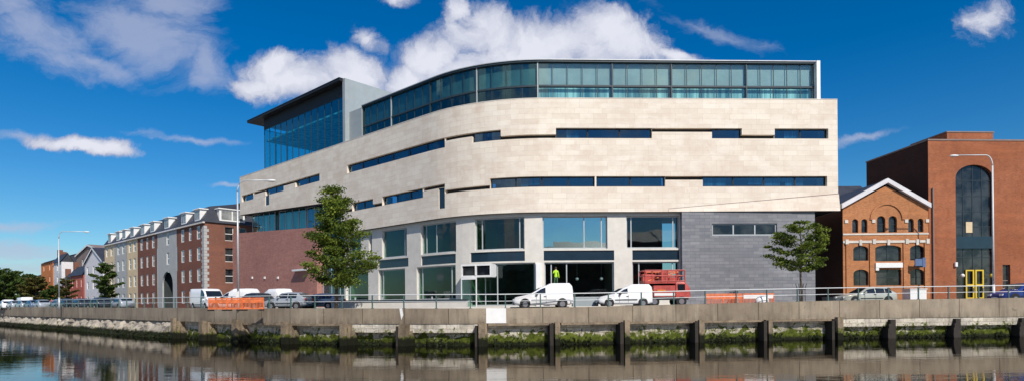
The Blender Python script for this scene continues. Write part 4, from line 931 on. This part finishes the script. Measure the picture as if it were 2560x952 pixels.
house('distant_pale_block', 'distant pale block at the far left end of the quay', -30, 36, 655, 'white_render', rows_=4, cols=5, off=-30)

# ------------------------------------------------------------------ trees
def tree(label, cat_group, base, height, rad, crown0, nclump, nleaf, leafm='green_leaves', shape='cone', seed=1, leaf=.16, trunk=.16, guard=False, name='street_tree'):
    rd = random.Random(seed); E = tag(empty(name, base), label, 'tree', cat_group); B = Vector(base); H_ = height
    mb = MB(); lean = rd.uniform(-.15, .15)
    tp = [B + Vector((lean * (k / 6) ** 2 + .06 * math.sin(k * 1.9), 0, H_ * .93 * k / 6 - (.1 if k == 0 else 0))) for k in range(7)]
    mb.tube(tp, trunk, 8, trunk * .2); clumps = []
    for i in range(nclump):
        t = (i + rd.random()) / nclump; z = crown0 + (H_ * .97 - crown0) * t
        if shape == 'cone': rr = rad * (1.0 - t) ** .75 * (.55 + .55 * rd.random()) if t > .12 else rad * (.6 + .4 * rd.random()) * (.6 + t * 3)
        else: rr = rad * math.sqrt(max(.02, 1 - (2 * t - 1) ** 2)) * (.3 + .85 * math.sqrt(rd.random()))
        an = i * 2.39996 + rd.uniform(-.9, .9); tr = tp[0].lerp(tp[-1], min(1, max(0, (z / (H_ * .93)))))
        tip = Vector((tr.x + rr * math.cos(an), tr.y + rr * math.sin(an), B.z + z + rd.uniform(-.1, .25))); st_ = Vector((tr.x, tr.y, B.z + max(crown0 * .85, z - rr * .35)))
        mb.tube([st_, st_.lerp(tip, .5) + Vector((0, 0, .1)), tip], trunk * .3, 4, trunk * .08, cap=False)
        L_ = (tip - st_).length
        for q in ((.45, .75, 1.0) if L_ > .9 else (.9,)): clumps.append((st_.lerp(tip, q), (.34 + .30 * rd.random()) * (rad / 2.6) * (1.1 if q < .9 else .85)))
    mb.build('trunk', 'bark', E, smooth=True)
    mb = MB(); tone = []
    per = nleaf // len(clumps) + 1
    for c, r in clumps:
        ct = rd.uniform(0, .7); r *= rd.uniform(.7, 1.15)
        for k in range(per):
            a = rd.uniform(0, 6.283); zz = rd.uniform(-1, 1); q = rd.random() ** .45; h = math.sqrt(1 - zz * zz)
            P = c + Vector((h * math.cos(a) * 1.35, h * math.sin(a) * 1.35, zz * .46)) * r * q * (1 + .35 * (rd.random() < .12))
            n = Vector((rd.gauss(0, 1), rd.gauss(0, 1), rd.gauss(.7, 1))).normalized(); t = n.orthogonal().normalized(); b = n.cross(t); s_ = leaf * rd.uniform(.6, 1.2)
            mb.face([P - t * s_ * .5, P + b * s_ * .36, P + t * s_ * .5, P - b * s_ * .36]); tone.append(min(1, max(0, ct + rd.uniform(-.1, .45))))
    cr = mb.build('crown', leafm, E); at_ = cr.data.attributes.new('tone', 'FLOAT', 'FACE')
    at_.data.foreach_set('value', tone)
    if guard:
        g = MB()
        for k in range(8):
            a = k * math.pi / 4; g.tube([B + Vector((.32 * math.cos(a), .32 * math.sin(a), 0)), B + Vector((.3 * math.cos(a), .3 * math.sin(a), 1.3)), B + Vector((.42 * math.cos(a), .42 * math.sin(a), 1.75))], .018, 4)
        for z in (.2, .8, 1.3): g.tube([B + Vector((.32 * math.cos(k * math.pi / 8), .32 * math.sin(k * math.pi / 8), z)) for k in range(17)], .022, 4, cap=False)
        gg = g.build('tree_guard', 'dark_metal', E)
    return E
b = at(840, 768, 47.0); tree('tall layered green tree in front of the pink brick wing', None, (b.x, b.y, GZ), 9.75, 3.6, 2.2, 44, 25000, seed=4, leaf=.18, trunk=.15)
b = at(2003, 755, 47.6); tree('small green tree in a metal guard before the grey limestone wall', None, (b.x, b.y, GZ), 6.9, 2.25, 2.8, 30, 10500, seed=17, shape='round', leaf=.17, trunk=.11, guard=True)
b = at(266, 750, 92); tree('small green tree in front of the pale end of the terrace', 'small trees along the quay road', (b.x, b.y, GZ), 7.2, 2.2, 1.6, 26, 6000, seed=12, shape='round', leaf=.3, trunk=.15, leafm='far_green_leaves')
b = at(167, 750, 105); tree('small olive tree next to the left lamp post', 'small trees along the quay road', (b.x, b.y, GZ), 5.6, 1.8, 1.6, 20, 4000, seed=14, shape='round', leaf=.3, trunk=.15, leafm='autumn_leaves')
for i, (px, Y, h, r, m_, lb) in enumerate(((-25, 150, 10.5, 5.0, 'far_green_leaves', 'dark green tree cut by the left edge of the picture'), (12, 142, 9.6, 4.6, 'far_green_leaves', 'broad green tree at the far left end of the quay'), (45, 150, 9.4, 4.6, 'far_green_leaves', 'green tree in the middle of the far left clump'),
                                       (70, 140, 7.8, 3.6, 'far_green_leaves', 'smaller bright green tree on the right of the far left clump'), (90, 138, 7.4, 3.0, 'autumn_leaves', 'browning tree in front of the cream and orange houses'), (136, 130, 5.2, 1.9, 'far_green_leaves', 'little green tree below the white house'))):
    b = at(px, 750, Y); tree(lb, 'trees at the far left of the quay', (b.x, b.y, GZ), h, r, 1.2, 30, 7000, seed=20 + i, shape='round', leaf=.5, trunk=.22, leafm=m_, name='riverside_tree')

# ------------------------------------------------------------------ lamp posts
def lamp(label, px, Y, top_row, tip_px, tip_row, m_='galvanised', extra=False):
    b = at(px, 750, Y); tpt = at(px, top_row, Y); tip = at(tip_px, tip_row, Y); B = Vector((b.x, Y, GZ)); Tt = Vector((b.x, Y, tpt.z)); 
    E = tag(empty('street_lamp', B), label, 'street lamp', 'street lamps along the quay'); H_ = Tt.z - GZ
    mb = MB(); mb.tube([B, B + Vector((0, 0, 1.6))], .11, 10); mb.tube([B + Vector((0, 0, 1.6)), B + Vector((0, 0, H_ - .9))], .085, 10, .06); mb.build('pole', m_, E, smooth=True)
    pts = [B + Vector((0, 0, H_ - .9))]; sg = 1 if tip.x > B.x else -1
    for k in range(1, 6): a = k / 5 * math.pi / 2; pts.append(B + Vector((sg * .9 * (1 - math.cos(a)) * .6, 0, H_ - .9 + .9 * math.sin(a))))
    pts.append(Vector((tip.x, Y, tip.z + .05)))
    mb = MB(); mb.tube(pts, .055, 8, .04); mb.build('arm', m_, E, smooth=True)
    mb = MB(); p = Vector((tip.x, Y, tip.z)); mb.ball(p + Vector((sg * .1, 0, 0)), .38, (1.0, .4, .26), 10); mb.build('lamp_head', 'white_paint', E, smooth=True)
    if extra: mb = MB(); mb.box(B.x - .14, B.x + .14, Y - .17, Y - .11, GZ + 1.05, GZ + 1.5); mb.build('notice_plate', 'white_paint', E)
lamp('tall grey street lamp standing before the brown warehouse at far left', 148, 78, 578, 215, 579)
lamp('tall pale street lamp beside the orange barriers and pink brick wall', 596, 49, 452, 676, 452, extra=True)
lamp('tall pale street lamp before the orange brick block and its arched window', 2484, 50.5, 388, 2388, 390, 'rail_white')

# ------------------------------------------------------------------ vehicles
def loft(mb, st_, n=None):
    """st_: list of (x, [(y,z)...]) closed half sections mirrored"""
    rings = []
    for x, sec in st_: rings.append([(x, y, z) for y, z in sec] + [(x, -y, z) for y, z in reversed(sec)])
    m = len(rings[0])
    for a, b in zip(rings, rings[1:]):
        for k in range(m): mb.face([a[k], a[(k + 1) % m], b[(k + 1) % m], b[k]])
    mb.face(list(reversed(rings[0]))); mb.face(rings[-1])
def interp(T, x):
    for (a, p), (b, q) in zip(T, T[1:]):
        if a <= x <= b: return p + (q - p) * (x - a) / (b - a)
    return T[0][1] if x < T[0][0] else T[-1][1]
KINDS = {
 'panel_van': dict(L=4.25, W=.84, deck=[(0, .62), (.12, .80), (1.15, 1.02), (1.3, 1.05), (4.25, 1.12)], roof=[(0, .62), (.12, .80), (1.15, 1.02), (1.95, 1.50), (2.3, 1.62), (2.7, 1.80), (4.0, 1.80), (4.18, 1.60), (4.25, .9)], glass=[(1.35, 2.25)], ws=(1.2, 1.92), rw=.72, wheels=(.78, 3.45), rear=None),
 'estate_car': dict(L=4.5, W=.86, deck=[(0, .55), (.15, .72), (1.2, .90), (4.3, .95), (4.5, .8)], roof=[(0, .55), (.15, .72), (1.2, .90), (2.0, 1.38), (2.7, 1.46), (3.7, 1.42), (4.35, .98), (4.5, .8)], glass=[(1.65, 2.55), (2.62, 3.35), (3.42, 3.95)], ws=(1.25, 2.0), rw=.62, wheels=(.85, 3.65), rear=(3.75, 4.33)),
 'hatchback': dict(L=3.9, W=.83, deck=[(0, .55), (.12, .74), (1.0, .94), (3.7, .98), (3.9, .8)], roof=[(0, .55), (.12, .74), (1.0, .94), (1.7, 1.42), (2.3, 1.48), (3.2, 1.44), (3.75, .98), (3.9, .8)], glass=[(1.45, 2.3), (2.38, 3.15)], ws=(1.05, 1.7), rw=.62, wheels=(.75, 3.15), rear=(3.28, 3.72)),
 'box_van': dict(L=5.0, W=.95, deck=[(0, .7), (.1, .95), (.6, 1.15), (5.0, 1.25)], roof=[(0, .7), (.1, .95), (.6, 1.15), (1.3, 1.95), (1.7, 2.15), (4.9, 2.2), (5.0, 2.05)], glass=[(1.05, 1.95)], ws=(.68, 1.3), rw=.86, wheels=(.85, 4.0), rear=None)}
def vehicle(kind, label, paint, px, Y, yaw=0, group=None, name=None, flip=False, scale=1.0, detail=True):
    K = KINDS[kind]; L_, W_ = K['L'], K['W']; E = empty(name or kind, (0, 0, 0)); E['_local'] = 1
    xs = sorted({x for x, _ in K['deck']} | {x for x, _ in K['roof']} | {L_ * k / 22 for k in range(23)})
    def hw(x): e = min(x, L_ - x); return W_ * (1 - .16 * max(0, 1 - e / .55) ** 2)
    def half(x, z):
        d_, r_ = interp(K['deck'], x), interp(K['roof'], x)
        if z <= d_ or r_ - d_ < .02: return hw(x)
        return hw(x) + (min(K['rw'], hw(x)) - hw(x)) * min(1, (z - d_) / (r_ - d_)) ** 1.3 * min(1, (r_ - d_) / .35)
    st_ = []
    for x in xs:
        d_, r_ = interp(K['deck'], x), max(interp(K['deck'], x), interp(K['roof'], x)); zb = .24 if .2 < x < L_ - .2 else .30; w = hw(x)
        t = half(x, r_)
        st_.append((x, [(0, zb), (w * .9, zb), (w, zb + .14), (w * 1.01, (zb + d_) / 2), (w * .985, d_ - .02), (half(x, d_ + (r_ - d_) * .5), d_ + (r_ - d_) * .5), (t, r_ - .03 * (r_ - d_ > .1)), (t * .8, r_ + .012), (0, r_ + .025)]))
    mb = MB(); loft(mb, st_); body = mb.build('body', paint, E, smooth=True)
    body.parent = E; body.location = (0, 0, 0); parts = [body]
    def part(mb, nm, mt, par=E, smooth=False): o = mb.build(nm, mt, None, smooth=smooth); o.parent = par; return o
    for sg in (1, -1):
        for g0, g1 in K['glass']:
            mb = MB(); N_ = 6
            for k in range(N_):
                xa, xb = g0 + (g1 - g0) * k / N_, g0 + (g1 - g0) * (k + 1) / N_
                def zr(x): return interp(K['deck'], x) + .04, interp(K['roof'], x) - .10
                (a0_, a1_), (b0_, b1_) = zr(xa), zr(xb)
                if a1_ < a0_: a1_ = a0_ + .01
                if b1_ < b0_: b1_ = b0_ + .01
                am, bm_ = (a0_ + a1_) / 2, (b0_ + b1_) / 2
                for (p0, p1, q0, q1) in ((a0_, am, b0_, bm_), (am, a1_, bm_, b1_)):
                    mb.face([(xa, sg * (half(xa, p0) + .022), p0), (xb, sg * (half(xb, q0) + .022), q0), (xb, sg * (half(xb, q1) + .022), q1), (xa, sg * (half(xa, p1) + .022), p1)])
            part(mb, 'side_window', 'car_black_glass')
        mb = MB(); mb.box(K['ws'][0] + .35, K['ws'][0] + .5, sg * W_, sg * (W_ + .16), .98, 1.1); part(mb, 'wing_mirror', paint if kind != 'panel_van' else 'black_rubber')
    def screen(x0, x1, nm):
        mb = MB(); z0, z1 = interp(K['roof'], x0), interp(K['roof'], x1); o = .05
        mb.face([(x0, -hw(x0) * .82, z0 + o), (x0, hw(x0) * .82, z0 + o), (x1, K['rw'] * .86, z1 + o * .9), (x1, -K['rw'] * .86, z1 + o * .9)]); part(mb, nm, 'car_black_glass')
    screen(K['ws'][0] + .06, K['ws'][1] - .05, 'windscreen')
    if K['rear']: screen(K['rear'][0] + .05, K['rear'][1] - .05, 'rear_window')
    for wx in K['wheels']:
        for sg in (1, -1):
            mb = MB(); mb.cyl((wx, sg * (W_ * .99), .36), (0, 1, 0), .38, .05, 20); part(mb, 'wheel_arch', 'black_rubber')
            mb = MB(); mb.cyl((wx, sg * (W_ - .08), .31), (0, 1, 0), .31, .24, 20); w_ = part(mb, 'wheel', 'black_rubber')
            mb = MB(); mb.cyl((wx, sg * (W_ + .045), .31), (0, 1, 0), .19, .02, 14); o = mb.build('hub', 'silver_trim'); o.parent = w_
    if detail:
        for sg in (1, -1):
            mb = MB(); mb.box(-.03, .12, sg * W_ * .45, sg * W_ * .78, .56, .70); part(mb, 'headlight', 'headlight_glass')
            mb = MB(); mb.box(L_ - .08, L_ + .02, sg * W_ * .6, sg * W_ * .8, .7, .95); part(mb, 'tail_light', 'red_lamp')
        mb = MB(); mb.box(-.065, -.05, -.26, .26, .36, .47); part(mb, 'number_plate', 'white_plastic')
        mb = MB(); mb.box(L_ + .01, L_ + .03, -.26, .26, .5, .61); part(mb, 'number_plate', 'white_plastic')
        for sg in (1, -1):
            mb = MB(); y0 = sg * W_ * 1.012; mb.box(K['wheels'][0] + .45, K['wheels'][1] - .45, min(y0, y0 + sg * .02), max(y0, y0 + sg * .02), .50 if kind != 'panel_van' else .55, .57 if kind != 'panel_van' else .63); part(mb, 'side_trim', 'dark_metal'); mb = MB(); xh = K['glass'][0][1] - .12; mb.box(xh, xh + .18, min(y0, y0 + sg * .03), max(y0, y0 + sg * .03), .84, .88); part(mb, 'door_handle', 'black_rubber')
        mb = MB(); mb.box(-.05, .1, -W_ * .8, W_ * .8, .28, .44); part(mb, 'bumper', 'black_rubber' if kind in ('panel_van', 'box_van') else paint)
        for sg in (1, -1):
            mb = MB(); y = sg * (W_ * 1.01 + .004)
            for xd in (K['ws'][1] - .35, K['glass'][0][1] + .03):
                mb = MB(); mb.box(xd, xd + .015, min(y, y + sg * .006), max(y, y + sg * .006), .38, .96); part(mb, 'door_seam', 'black_rubber')
    del E['_local']
    tag(E, label, 'van' if 'van' in kind else 'car', group)
    # px = photo column of the nose; the vehicle runs to larger px unless flipped
    p = at(px, 755, Y); E.location = (p.x, Y, GZ + .004); E.rotation_euler = (0, 0, yaw + (math.pi if flip else 0)); E.scale = (scale,) * 3
    return E
QL = math.atan2(.9, -1)  # left quay direction
vehicle('panel_van', 'small white panel van parked beside the slim column, nose to the left', 'white_car_paint', 1284, 43.6, R(3), 'small white vans before the glazed bays')
vehicle('panel_van', 'small white van with dark windscreen parked in front of the red truck', 'white_car_paint', 1493, 46.6, R(4), 'small white vans before the glazed bays', scale=.98)
vehicle('estate_car', 'champagne silver estate car outside the gabled warehouse', 'champagne_car_paint', 2097, 49.6, R(3))
vehicle('hatchback', 'dark blue car cut by the right edge of the picture', 'blue_car_paint', 2488, 49.8, R(2), scale=1.15)
vehicle('box_van', 'white box van on the left of the orange barriers', 'white_car_paint', 545, 58, R(-42), flip=True, scale=.95)
vehicle('panel_van', 'white van with wide dark windscreen just left of the lamp post', 'white_car_paint', 540, 55.5, R(-20), scale=1.05)
vehicle('panel_van', 'white van parked against the pink brick wall', 'white_car_paint', 650, 58, R(-38), scale=1.05)
vehicle('hatchback', 'silver blue hatchback right of the orange barriers', 'silver_car_paint', 672, 52, R(-12))
vehicle('estate_car', 'pale silver estate car behind the silver blue hatchback', 'silver_car_paint', 748, 53.5, R(-16), scale=.95)
vehicle('hatchback', 'dark grey hatchback half hidden behind the orange barriers', 'dark_car_paint', 600, 54, R(-30))
far_cars = [(236, 74, 'dark_car_paint', 'hatchback', 'dark hatchback below the small tree at the terrace end'), (262, 78, 'slate_blue_car_paint', 'estate_car', 'slate blue estate car just right of the dark hatchback'), (292, 76, 'silver_car_paint', 'hatchback', 'silver hatchback in front of the cream apartment house'),
            (190, 80, 'dark_car_paint', 'estate_car', 'dark estate car before the white gabled house'), (160, 82, 'dark_car_paint', 'hatchback', 'dark hatchback to the right of the left lamp post'), (140, 86, 'slate_blue_car_paint', 'hatchback', 'slate blue hatchback directly behind the left lamp post'),
            (96, 92, 'silver_car_paint', 'hatchback', 'silver hatchback below the orange house'), (74, 94, 'slate_blue_car_paint', 'estate_car', 'slate blue estate car under the riverside trees'), (52, 97, 'silver_car_paint', 'estate_car', 'silver estate car under the green tree of the clump'),
            (30, 100, 'silver_car_paint', 'hatchback', 'silver hatchback second from the left edge'), (8, 102, 'white_car_paint', 'hatchback', 'white hatchback nearest the left edge'), (52, 114, 'white_car_paint', 'box_van', 'white van in the far row under the trees'), (10, 116, 'white_car_paint', 'panel_van', 'white van in the far row at the left edge')]
for px, Y, pt, kd, lb in far_cars: vehicle(kd, lb, pt, px, Y, R(-40), 'cars parked along the far quay', detail=False)

# red truck with railed lift platform
E = tag(empty('lift_truck', (0, 0, 0)), 'red truck with a railed lift platform behind the white van', 'truck'); p = at(1606, 755, 50.3)
def tp(mb, nm, mt, par=None, smooth=False): o = mb.build(nm, mt, None, smooth=smooth); o.parent = par or E; return o
mb = MB(); mb.box(0, 3.6, -.95, .95, .55, .80); tp(mb, 'chassis', 'dark_metal')
mb = MB(); loft(mb, [(2.55, [(0, .7), (.98, .7), (.98, 1.3), (.95, 1.9), (.9, 2.1), (0, 2.12)]), (3.3, [(0, .7), (1, .7), (1, 1.3), (.95, 1.9), (.88, 2.08), (0, 2.1)]), (3.75, [(0, .7), (.96, .7), (.95, 1.3), (.8, 1.55), (.4, 1.6), (0, 1.6)])]); tp(mb, 'cab', 'red_truck_paint')
mb = MB(); mb.box(2.7, 3.3, -1.012, -1.0, 1.35, 1.85); tp(mb, 'cab_window', 'car_black_glass')
mb = MB(); mb.box(.7, 2.5, -.98, .98, .82, 1.75); tp(mb, 'equipment_body', 'red_truck_paint')
mb = MB(); mb.box(.75, 2.45, -1.0, -.982, .9, 1.12); tp(mb, 'side_stripe', 'white_paint')
for x0, x1 in ((.02, .62), (1.0, 1.7)):
    mb = MB(); mb.box(x0, x1, -1.02, -.99, 1.25, 1.4); tp(mb, 'marker_panel', 'amber_lamp')
for wx in (.75, 3.0):
    for sg in (1, -1):
        mb = MB(); mb.cyl((wx, sg * .85, .42), (0, 1, 0), .42, .3, 20); w_ = tp(mb, 'wheel', 'black_rubber'); mb = MB(); mb.cyl((wx, sg * 1.02, .42), (0, 1, 0), .22, .03, 12); tp(mb, 'hub', 'silver_trim', w_)
mb = MB()
for z in (2.1, 2.55, 3.0): mb.tube([(0, -.9, z), (3.3, -.9, z)], .05, 6); mb.tube([(0, .9, z), (3.3, .9, z)], .05, 6); mb.tube([(0, -.9, z), (0, .9, z)], .05, 6); mb.tube([(3.3, -.9, z), (3.3, .9, z)], .05, 6)
for x in (0, .6, 1.4, 1.9, 2.6, 3.3): mb.tube([(x, -.9, 2.0), (x, -.9, 3.0)], .05, 6); mb.tube([(x, .9, 2.0), (x, .9, 3.0)], .05, 6)
for x in (1.5, 1.65, 1.8): mb.box(x - .05, x + .05, -.93, -.9, 2.1, 3.0)
tp(mb, 'platform_railing', 'red_truck_paint')
mb = MB(); mb.box(.1, 1.1, .2, .8, 2.02, 2.75); mb.box(1.5, 1.95, -.6, .7, 2.02, 2.9); mb.box(2.3, 3.2, 0, .8, 2.02, 2.45); tp(mb, 'tool_locker', 'red_truck_paint')
mb = MB(); mb.tube([(.2, -.3, 2.1), (3.1, .1, 2.9)], .06, 6); mb.tube([(.4, .3, 2.9), (2.9, .3, 2.9)], .05, 6); tp(mb, 'boom', 'orange_plastic')
mb = MB(); mb.box(0, 3.3, -.9, .9, 1.92, 2.02); tp(mb, 'platform_floor', 'red_truck_paint')
mb = MB(); mb.tube([(.3, 0, 1.75), (2.9, 0, 1.92)], .08); mb.tube([(2.9, 0, 1.75), (.3, 0, 1.92)], .08); tp(mb, 'scissor_arm', 'dark_metal')
E.location = (p.x, 50.3, GZ); E.rotation_euler = (0, 0, R(2))

# plastic barriers
def barrier(label, px, Y, w, mats, n=1, yaw=0, group=None):
    p = at(px, 755, Y); E = tag(empty('barrier', (p.x, Y, GZ)), label, 'barrier', group); E.rotation_euler = (0, 0, yaw)
    def pt(mb, nm, mt): o = mb.build(nm, mt, None); o.parent = E
    mb = MB(); h = 1.0
    mb.box(0, w, -.03, .03, h - .10, h); mb.box(0, w, -.03, .03, .12, .22); mb.box(0, .07, -.03, .03, .22, h - .1); mb.box(w - .07, w, -.03, .03, .22, h - .1); pt(mb, 'frame', mats[0])
    mb = MB(); mb.box(.07, w - .07, -.015, .015, .60, h - .12); pt(mb, 'top_board', mats[1])
    mb = MB(); k = 0; x = .14
    while x < w - .12: mb.box(x, x + .045, -.015, .015, .22, .60); x += .11
    pt(mb, 'slats', mats[0])
    for x in (.12, w - .3): mb = MB(); mb.box(x, x + .18, -.28, .28, 0, .1); pt(mb, 'foot', 'black_rubber')
gr = 'plastic barriers on the quay road'
barrier('orange plastic barrier leftmost of the group by the pale lamp post', 521, 46.3, 1.7, ('orange_plastic', 'orange_plastic'), yaw=R(-12), group=gr)
barrier('orange plastic barrier directly left of the pale lamp post foot', 566, 46.0, 1.3, ('orange_plastic', 'orange_plastic'), yaw=R(-8), group=gr)
barrier('orange plastic barrier right of the pale lamp post', 605, 45.9, 1.75, ('orange_plastic', 'orange_plastic'), yaw=R(-5), group=gr)
barrier('orange plastic barrier leftmost of those before the grey limestone wall', 1762, 46.2, 1.5, ('orange_plastic', 'orange_plastic'), yaw=R(4), group=gr)
barrier('orange plastic barrier in the middle of those before the grey limestone wall', 1808, 46.3, 1.5, ('orange_plastic', 'orange_plastic'), yaw=R(5), group=gr)
barrier('orange and white barrier closest to the guarded tree', 1857, 46.4, 2.5, ('orange_plastic', 'white_plastic'), yaw=R(4), group=gr)
for px, lb in ((955, 'left of the entrance porch'), (1080, 'nearest the entrance porch'), (888, 'closest to the big tree')):
    p = at(px, 755, 52 if px > 900 else 54); mb = MB(); mb.tube([(p.x, p.y, GZ), (p.x, p.y, GZ + .95)], .07, 10); mb.tube([(p.x, p.y, GZ + .95), (p.x, p.y, GZ + 1.02)], .085, 10)
    o = mb.build('bollard', 'galvanised'); tag(o, 'steel bollard behind the ramp wall, ' + lb, 'bollard', 'bollards by the ramp')
# white heap beside barrier
p = at(1905, 755, 45.9); mb = MB(); mb.ball((p.x, p.y, GZ + .35), .5, (1.1, .6, .9), 10); o = mb.build('rubble_bag', 'white_plastic', None, smooth=True); tag(o, 'bulging white builders bag in front of the right barrier', 'bag')
# white hoarding box by the warehouse
p = at(2276, 755, 53.5); mb = MB(); mb.box(p.x, p.x + 1.45, 53.5, 54.6, GZ, GZ + 1.3); mb.box(p.x - .05, p.x + 1.5, 53.45, 54.65, GZ + 1.3, GZ + 1.38); o = mb.build('utility_cabinet', 'white_paint'); tag(o, 'white utility cabinet between the warehouse and the estate car', 'cabinet')
p = at(2066, 755, 51); mb = MB(); mb.box(p.x, p.x + .75, 51, 51.7, GZ + .05, GZ + .62); mb.box(p.x - .03, p.x + .78, 50.97, 51.73, GZ + .62, GZ + .68); o = mb.build('grit_bin', 'dark_metal'); tag(o, 'dark low bin just left of the champagne estate car', 'bin')

# ------------------------------------------------------------------ people
def person(label, base, h, coat, legs, yaw=0, reach=False):
    E = tag(empty('person', base), label, 'person'); k = h / 1.75
    V = [(0, 0, .95), (0, 0, 1.15), (0, 0, 1.40), (0, 0, 1.52), (0, -.02, 1.66), (.09, 0, .90), (.11, -.02, .5), (.11, 0, .09), (.12, -.14, .04), (-.09, 0, .90), (-.12, .04, .5), (-.13, .02, .09), (-.14, -.12, .04),
         (.19, 0, 1.40), (.26, .02, 1.13), (.25, -.1, .9), (.25, -.14, .8), (-.19, 0, 1.40), (-.27, -.05 if reach else .02, 1.13 if not reach else 1.2), (-.25, -.12 if not reach else -.32, .9 if not reach else 1.25), (-.25, -.16 if not reach else -.42, .8 if not reach else 1.28)]
    Ed = [(0, 1), (1, 2), (2, 3), (3, 4), (0, 5), (5, 6), (6, 7), (7, 8), (0, 9), (9, 10), (10, 11), (11, 12), (2, 13), (13, 14), (14, 15), (15, 16), (2, 17), (17, 18), (18, 19), (19, 20)]
    Rd = [.14, .13, .15, .06, .10, .10, .065, .045, .04, .10, .065, .045, .04, .07, .05, .035, .03, .07, .05, .035, .03]
    me = bpy.data.meshes.new('body'); me.from_pydata([(x * k, y * k, z * k) for x, y, z in V], Ed, []); o = bpy.data.objects.new('body', me); col.objects.link(o)
    sk = o.modifiers.new('skin', 'SKIN'); 
    for i, r_ in enumerate(Rd): me.skin_vertices[0].data[i].radius = (r_ * k, r_ * k * (.75 if i < 3 else 1))
    me.skin_vertices[0].data[0].use_root = True
    sb_ = o.modifiers.new('sub', 'SUBSURF'); sb_.levels = 1; sb_.render_levels = 1
    bpy.context.view_layer.update(); dg = bpy.context.evaluated_depsgraph_get(); nm = bpy.data.meshes.new_from_object(o.evaluated_get(dg)); o.modifiers.clear(); o.data = nm
    nm.materials.clear()
    for m_ in (coat, legs, 'skin'): nm.materials.append(MATS[m_])
    for p_ in nm.polygons:
        z = p_.center.z / k; p_.use_smooth = True; p_.material_index = 2 if z > 1.5 or (abs(p_.center.x) > .2 * k and z < .84) else (1 if z < .92 and abs(p_.center.x) < .2 * k else 0)
    o.parent = E
    mb = MB(); mb.ball((0, .015 * k, 1.69 * k), .118 * k, (.95, 1.05, 1), 8); hr = mb.build('hair', 'hair', None, smooth=True); hr.parent = E
    E.rotation_euler = (0, 0, yaw); return E
p = at(129, 755, 96); person('person in a red coat walking by the parked cars near the left lamp post', (p.x, p.y, GZ), 1.7, 'red_fabric', 'dark_fabric', .6)
# worker on a stepladder just behind the glass
zf_ = at(1390, 716, 53.1).z; p = at(1390, 716, 53.1)
person('worker in a lime hi-vis jacket standing on a ladder by the entrance windows', (p.x, p.y, zf_), 1.72, 'hivis_fabric', 'green_fabric', .2, True)
E = tag(empty('stepladder', (p.x, p.y, GZ)), 'aluminium stepladder under the hi-vis worker', 'ladder'); h = zf_ - GZ - .02
def lp(mb, nm): o = mb.build(nm, 'aluminium', None); o.parent = E
for sg in (-1, 1): mb = MB(); mb.tube([(sg * .28, -.45, 0), (sg * .2, -.12, h)], .025, 6); lp(mb, 'front_rail'); mb = MB(); mb.tube([(sg * .28, .45, 0), (sg * .2, .12, h)], .02, 6); lp(mb, 'rear_rail')
mb = MB(); mb.box(-.28, .28, -.24, .24, h - .03, h + .02); lp(mb, 'top_platform')
for i in range(1, 6): mb = MB(); t = i / 6; mb.box(-.28 + .08 * t, .28 - .08 * t, -.45 + .33 * t - .05, -.45 + .33 * t + .04, h * t, h * t + .03); lp(mb, 'step')
for o in list(bpy.data.objects):
    if '_local' in o: del o['_local']
